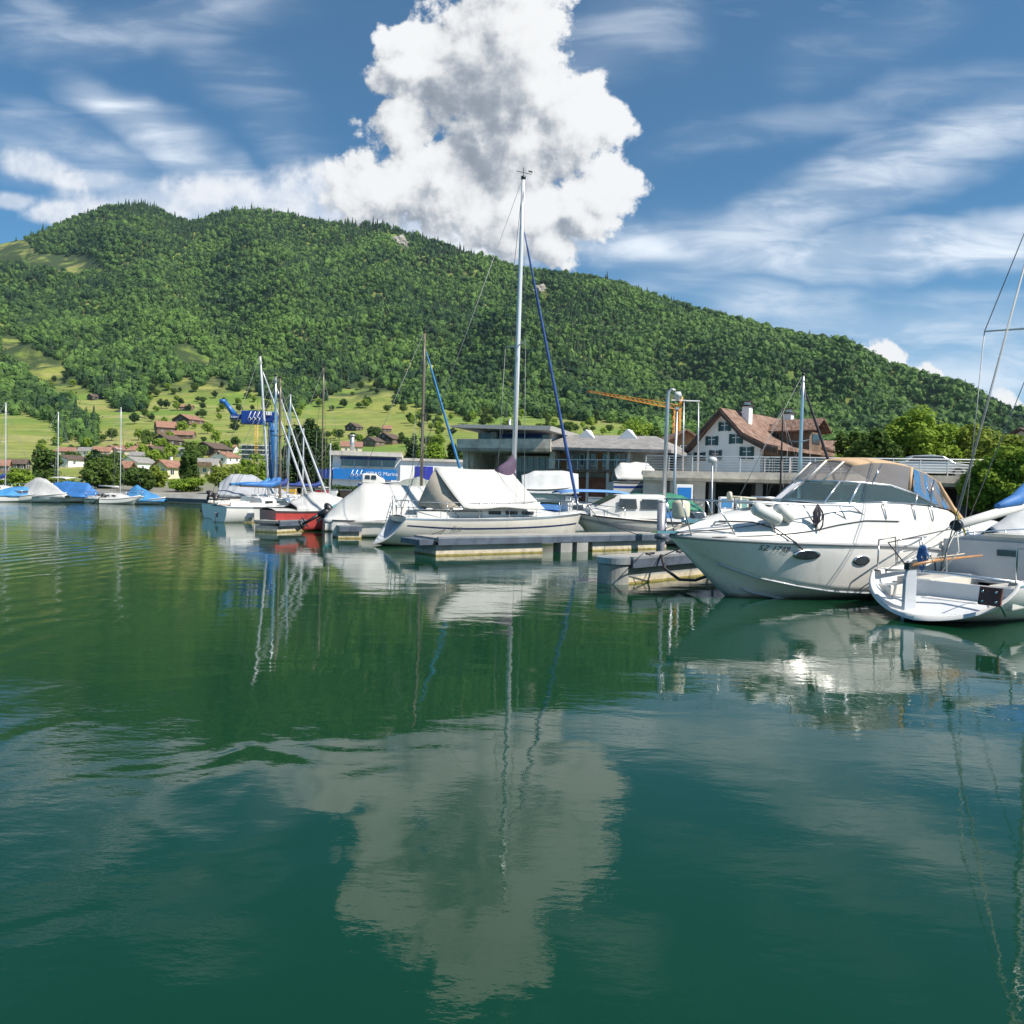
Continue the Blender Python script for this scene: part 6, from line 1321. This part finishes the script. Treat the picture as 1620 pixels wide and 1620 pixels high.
motorboat('boat hidden under a peaked sky-blue tent at the end of the left row',pos(206,68),R_(-6),3.4,1.8,.35,cover=[(-.05,.8,.05,.8),(.2,1.,.05,1.35),(.55,1.,.05,.75),(1.0,.3,.05,.12)],coverm=skytarp,motor=False,rail=False,screen=False)
sailboat('white sailing boat behind the blue box cover with second thin mast',pm(92,76,6.5,25),R_(25),6.5,2.2,8.2,mr=.05,fb=.5,detail=False)
# middle left group
motorboat('white cabin cruiser under a long grey and white ridge cover',pos(334,50.),R_(14),5.0,2.4,1.05,cover=[(.10,.85,.3,1.0),(.25,.9,.3,1.65),(.5,.9,.3,1.6),(1.05,.15,.15,.3)],coverm=greytarp,tilt=.3,rail=False,screen=False,stripe=M('grey_stripe',(.3,.3,.3)))
motorboat('white motor boat with raised stern rail in front of the grey-covered cruiser',pos(345,45.),R_(18),4.6,2.1,.95,tilt=.1,screen=True)
motorboat('flat white motor boat just left of the red boat',pos(372,41.),R_(25),4.8,2.0,.85,motor=False)
red=motorboat('red-hulled motor boat with white deck and pale cockpit cover',pos(424,34.0),R_(40),5.6,2.1,.92,hullm=redpaint,cover=[(.18,.8,.12,.4),(.38,.85,.12,.85),(.55,.8,.12,.75),(.75,.45,.2,.25)],coverm=whitetarp,motor=False,rail=False,screen=False,topm=gel)
motorboat('red and white striped motor boat bow behind the red boat',pos(478,37.),R_(8),5.0,2.,.85,stripe=redp,motor=False)
motorboat('boat with turquoise cover behind the tilted black outboard',pos(508,35.),R_(28),4.2,2.,.7,cover=[(-.02,.9,.05,.15),(.3,1.,.05,.8),(.6,1.,.1,.95),(1.,.2,.3,.4)],coverm=turqtarp,tilt=1.0,rail=False,screen=False)
for (px,Y,L_,ang,H_,mat,fm,cv,lean,lab) in (
   (427,44.,6.8,48,8.8,mastw,mastw,skytarp,.75,'sailing boat with tallest of the leaning white masts in front of the blue crane'),
   (437,43.,6.6,46,7.5,alu,mastw,bluetarp,.1,'sailing boat with upright grey mast just right of the blue crane column'),
   (444,40.,6.6,52,7.0,brownmast,None,bluetarp,.1,'sailing boat with short brown mast beside the blue crane column'),
   (456,48.,6.6,30,7.0,alu,mastw,navytarp,-.1,'sailing boat with slim pale mast between brown mast and dark tree'),
   (510,55.,6.4,40,9.9,brownmast,None,navytarp,0.,'sailing boat with slender bronze mast right of the dark tall tree'),
   (480,58.,6.,35,5.5,mastw,None,navytarp,0.,'sailing boat with a short white mast beside the slender bronze mast'),
   (523,62.,6.,30,4.6,mastw,None,None,0.,'small sailing boat with short mast left of the boatyard sign')):
    sailboat(lab,pm(px,Y,L_,ang),R_(ang),L_,2.2,H_,mat=mat,furl=fm,cover=cv,lean=lean,mr=.075 if Y<50 else .06,detail=False)
sailboat('sailing boat with dark bronze mast and bright blue rolled foresail',pm(668,35.5,6.6,28),R_(28),6.6,2.4,8.6,mat=brownmast,furl=skytarp,cover=None,mr=.075,detail=True,lean=.0,tarp=[(-.1,1.,.95,1.3),(1.2,1.05,.95,1.75),(2.6,1.05,.95,1.6),(3.4,.8,1.,1.2)],tarpm=whitetarp)
# white tented boat
wt=motorboat('white boat under a big peaked pale tarpaulin, tilted black outboard at its stern',pos(528,31.6),R_(12),5.6,2.3,.72,cover=[(-.06,.75,.0,.15),(.22,1.05,.02,1.55),(.5,1.1,.0,1.42),(.8,1.05,.05,1.5),(1.02,.5,.2,1.0)],coverm=M('pearl_tarpaulin',(.54,.54,.52),.6,amt=.06,scale=1.,bump=.8,bscale=2.5),motor=False,rail=False,screen=False)
outboard(wt,-.55,.25,.75,1.0,1.15)
# right of the big sailing boat
motorboat('white boat with blue bimini and dark windscreen behind the big sailing boat bow',pos(858,38),R_(10),4.6,2.2,.85,bimini=(.15,.95,1.25,M('pale_blue_canvas',(.12,.28,.58),.8,amt=.1)),motor=False,cabin=(.25,.75,.6))
motorboat('boat under a flat blue tarpaulin beside the tall white mast',pos(815,40),R_(4),4.2,2.2,.75,cover=[(-.02,.9,.1,.4),(.3,1.,.1,.65),(.7,1.,.1,.6),(1.,.2,.3,.4)],coverm=bluetarp,motor=False,rail=False,screen=False)
motorboat('white cabin boat with slanting side windows pointing left behind the pontoon',pos(1105,32.2),R_(188),5.6,2.3,.98,cabin=(.30,.86,.92),motor=False,stripe=M('grey_stripe',(.3,.3,.3)),hullm=gelw,cat='cabin boat')
motorboat('motor boat with dark green canvas cover and raised frame',pos(972,38),R_(6),4.6,2.2,.95,cover=[(.05,.85,.5,.8),(.2,.9,.5,1.1),(.75,.9,.5,1.15),(.95,.6,.4,.6)],coverm=greentarp,motor=False)
motorboat('small white boat with bright blue engine cover right of the mooring pile',pos(1045,33.5),R_(12),3.6,1.8,.85,cover=[(.02,.5,.15,.3),(.15,.55,.15,.5),(.3,.5,.15,.45),(.4,.3,.15,.2)],coverm=bluetarp,motor=False,rail=False)
motorboat('white motor boat moored behind the cruiser bow rail',pos(1095,30.),R_(5),5.,2.1,.9,motor=False)
motorboat('white boat with blue seats in front of the dark boat store',pos(1135,37.),R_(8),4.6,2.,.9,cover=[(.1,.7,.1,.25),(.2,.7,.1,.42),(.42,.7,.1,.4),(.5,.6,.1,.2)],coverm=skytarp,motor=False)
motorboat('white boat lying between cruiser windscreen and boat store',pos(1205,40.),R_(8),4.6,2.,.9,motor=False)
sailboat('sailing boat with tall aluminium mast behind the cruiser canopy',pm(1267,34.,7.,20),R_(20),7.,2.4,6.6,mat=alu,furl=rope_d,mr=.085,detail=True,fb=.95)
sailboat('sailing boat with thin black mast left of the tall aluminium mast',pm(1237,39.,6.,25),R_(25),6.,2.1,5.6,mat=blackp,mr=.045,detail=False,fb=.9)
motorboat('pale grey covered boat behind the white boom end',pos(1492,24.),R_(12),4.2,2.,.8,cover=[(-.05,.9,.1,.55),(.3,1.,.1,.75),(.6,1.,.1,.55),(1.,.2,.2,.3)],coverm=palegrey,motor=False,rail=False,screen=False)
motorboat('boat with white hard cover and blue side cloths at the right edge',pos(1568,22.),R_(10),5.,2.2,.85,cover=[(.0,.95,.1,.5),(.2,1.,.1,1.25),(.6,1.,.1,1.4),(1.,.4,.2,.6)],coverm=palegrey,motor=False,rail=False,screen=False,stripe=bluetarp)
motorboat('boat under a bright blue tarpaulin beyond the boom at the right edge',pos(1590,19.),R_(12),4.6,2.1,.75,cover=[(.0,.95,.1,.2),(.2,1.,.1,.38),(.7,1.,.1,.35),(1.,.3,.2,.25)],coverm=bluetarp,motor=False,rail=False,screen=False)
# ---------------------------------------------------------------- boats and things ashore
def onland(t,z=1.25,cr=True):
    t.location.z=z
def cradle(p,L,lab,up=.55):
    t=thing('boat_trailer',lab,'boat trailer',p,0); m=MB(); m.b2((0,-.5,.3),(L,-.42,.4)); m.b2((0,.42,.3),(L,.5,.4)); m.tube([(L,0,.35),(L+1,0,.35)],.04,6)
    for x in (.4,L*.5,L-.5):
        for y in(-.46,.46): m.tube([(x,y,.38),(x,y*.9,.4+up)],.04,6)
    m.build('frame',galv,t)
    for s in(.62,-.62): m=MB(); m.tube([(L*.4,s-.08,.28),(L*.4,s+.08,.28)],.28,14); m.build('wheel',rubber,t)
a=pos(966,57.); onland(motorboat('white cabin boat with cream canopy standing ashore before the brick hall',a,R_(6),4.6,2.1,.95,cover=[(.05,.85,.3,.9),(.15,.9,.3,1.45),(.6,.9,.3,1.5),(.72,.8,.3,1.0)],coverm=cream,cabin=(.5,.85,.8),motor=False,stripe=bluepaint),1.95); cradle(Vector((a.x,57.,.9)),3.8,'trailer under the cream-canopied boat ashore',1.0)
a=pos(568,80.); onland(motorboat('blue-hulled boat with white cabin standing ashore below the boatyard sign',a,R_(4),4.4,1.9,.8,hullm=bluepaint,cabin=(.1,.6,.9),motor=False,rail=False),1.6); cradle(Vector((a.x,80.,.9)),3.6,'trailer under the blue-hulled boat ashore')
a=pos(612,78.); onland(motorboat('boat under a grey-green tarpaulin ashore right of the blue-hulled boat',a,R_(4),4.4,2.1,.8,cover=[(-.02,.9,.0,.2),(.3,1.,.0,.6),(.7,1.,.0,1.1),(1.,.3,.1,.7)],coverm=M('grey_green_tarpaulin',(.25,.28,.25),.7,bump=.5,bscale=4),motor=False,rail=False,screen=False),1.3); cradle(Vector((a.x,78.,.9)),3.6,'trailer under the grey-green tarpaulin')
a=pos(826,57.); onland(motorboat('big grey-tarped boat ashore in front of the glazed concrete building',a,R_(2),4.2,2.3,1.,cover=[(-.02,.95,-.2,1.0),(.2,1.,-.2,1.35),(.7,1.,-.2,1.45),(1.,.6,-.1,1.2)],coverm=palegrey,motor=False,rail=False,screen=False),1.2); cradle(Vector((a.x,57.,.9)),3.4,'trailer under the big grey-tarped boat')
def kiosk(px,Y,w,h,d,z,lab,mat,name='fuel_pump',cat='fuel pump'):
    p=pos(px,Y); t=thing(name,lab,cat,(p.x,Y,z)); m=MB(); m.b2((0,0,0),(w,d,h)); m.build('housing',whitep,t,bevel=.03); m=MB(); m.b2((.1,-.03,h*.45),(w-.1,-.001,h*.9)); m.build('panel',mat,t); m=MB(); m.tube([(w+.03,.1,h*.8),(w+.15,.05,h*.4),(w+.03,.1,h*.2)],.02,6); m.build('hose',blackp,t)
kiosk(1070,50.6,1.1,2.05,.5,.7,'white fuel pump with blue panel beside the tall street lamp',signb)
kiosk(1140,50.2,.9,1.3,.5,.7,'white and blue fuel pump in the shade of the bridge, left one',skytarp); kiosk(1166,50.2,.8,1.3,.5,.7,'pale green fuel pump in the shade of the bridge, right one',M('pale_green_panel',(.2,.4,.36)))
m=MB(); p=pos(1152,30.); m.tube([(p.x,30,2.05),(p.x+.12,30,2.05)],.20,20); m.tube([(p.x+.1,30,2.05),(p.x+1.15,30.1,2.0)],[.05,.04],8); m.tube([(p.x+.5,30,2.05),(p.x+.5,30,-1.)],.05,8); tag(m.build('searchlight',M('old_cream_vinyl',(.5,.45,.35))),'round beige spotlight on a pole above the moored boats','spotlight')
# boatyard odds and ends along the shore
rn=random.Random(8)
for (px,Y,mt,lab) in ((508,70,redp,'red storage box by the short white mast'),(520,72,whitep,'white storage box below the boatyard sign, left end'),(546,72,dwood,'dark storage box below the boatyard sign'),(885,58,brick,'brick-coloured storage box near the glazed building'),(905,56,whitep,'white storage box left of the cream-canopied boat'),(942,56,galv,'grey metal storage box beside the trailer'),(455,80,yellowp,'yellow service box near the leaning masts')):
    p=pos(px,Y); t=thing('storage_box',lab,'storage box',(p.x,Y,.85)); w=rn.uniform(.9,1.5); m=MB(); m.b2((-w/2,0,0),(w/2,.8,.8)); m.build('box',mt,t,bevel=.02); m=MB(); m.b2((-w/2-.03,-.03,.8),(w/2+.03,.83,.88)); m.build('lid',dockgrey,t)
def hedge():
    for (px,Y,w,h,lab) in ((535,73,60,1.1,'low clipped shrub strip before the boatyard office, left'),(575,73,60,1.0,'low clipped shrub strip before the boatyard office, right')):
        p=pos(px,Y); t=thing('shrub',lab,'shrub',(p.x,Y,.85)); trunk_mb(.8,.05,3,5,.8).build('stem',bark,t); leafobj('foliage',leafcloud((1.9,.7,.7),2500,.09,px,40),fol_mid,t,(0,0,.6))
hedge()

# ---------------------------------------------------------------- air
def haze():
    m=bpy.data.materials.new('haze'); m.use_nodes=True; t=m.node_tree; t.nodes.clear(); b=NB(t); o=b.n('ShaderNodeOutputMaterial'); v=b.n('ShaderNodeVolumePrincipled')
    v.inputs['Color'].default_value=(.62,.82,1.0,1); v.inputs['Density'].default_value=.000038; v.inputs['Anisotropy'].default_value=.2; b.link(v.outputs[0],o.inputs['Volume'])
    mb=MB(); mb.b2((-4600,-120,-3.2),(4600,3100,780)); ob=mb.build('haze',m); tag(ob,'thin summer haze lying over lake and hills',kind='stuff')
haze()
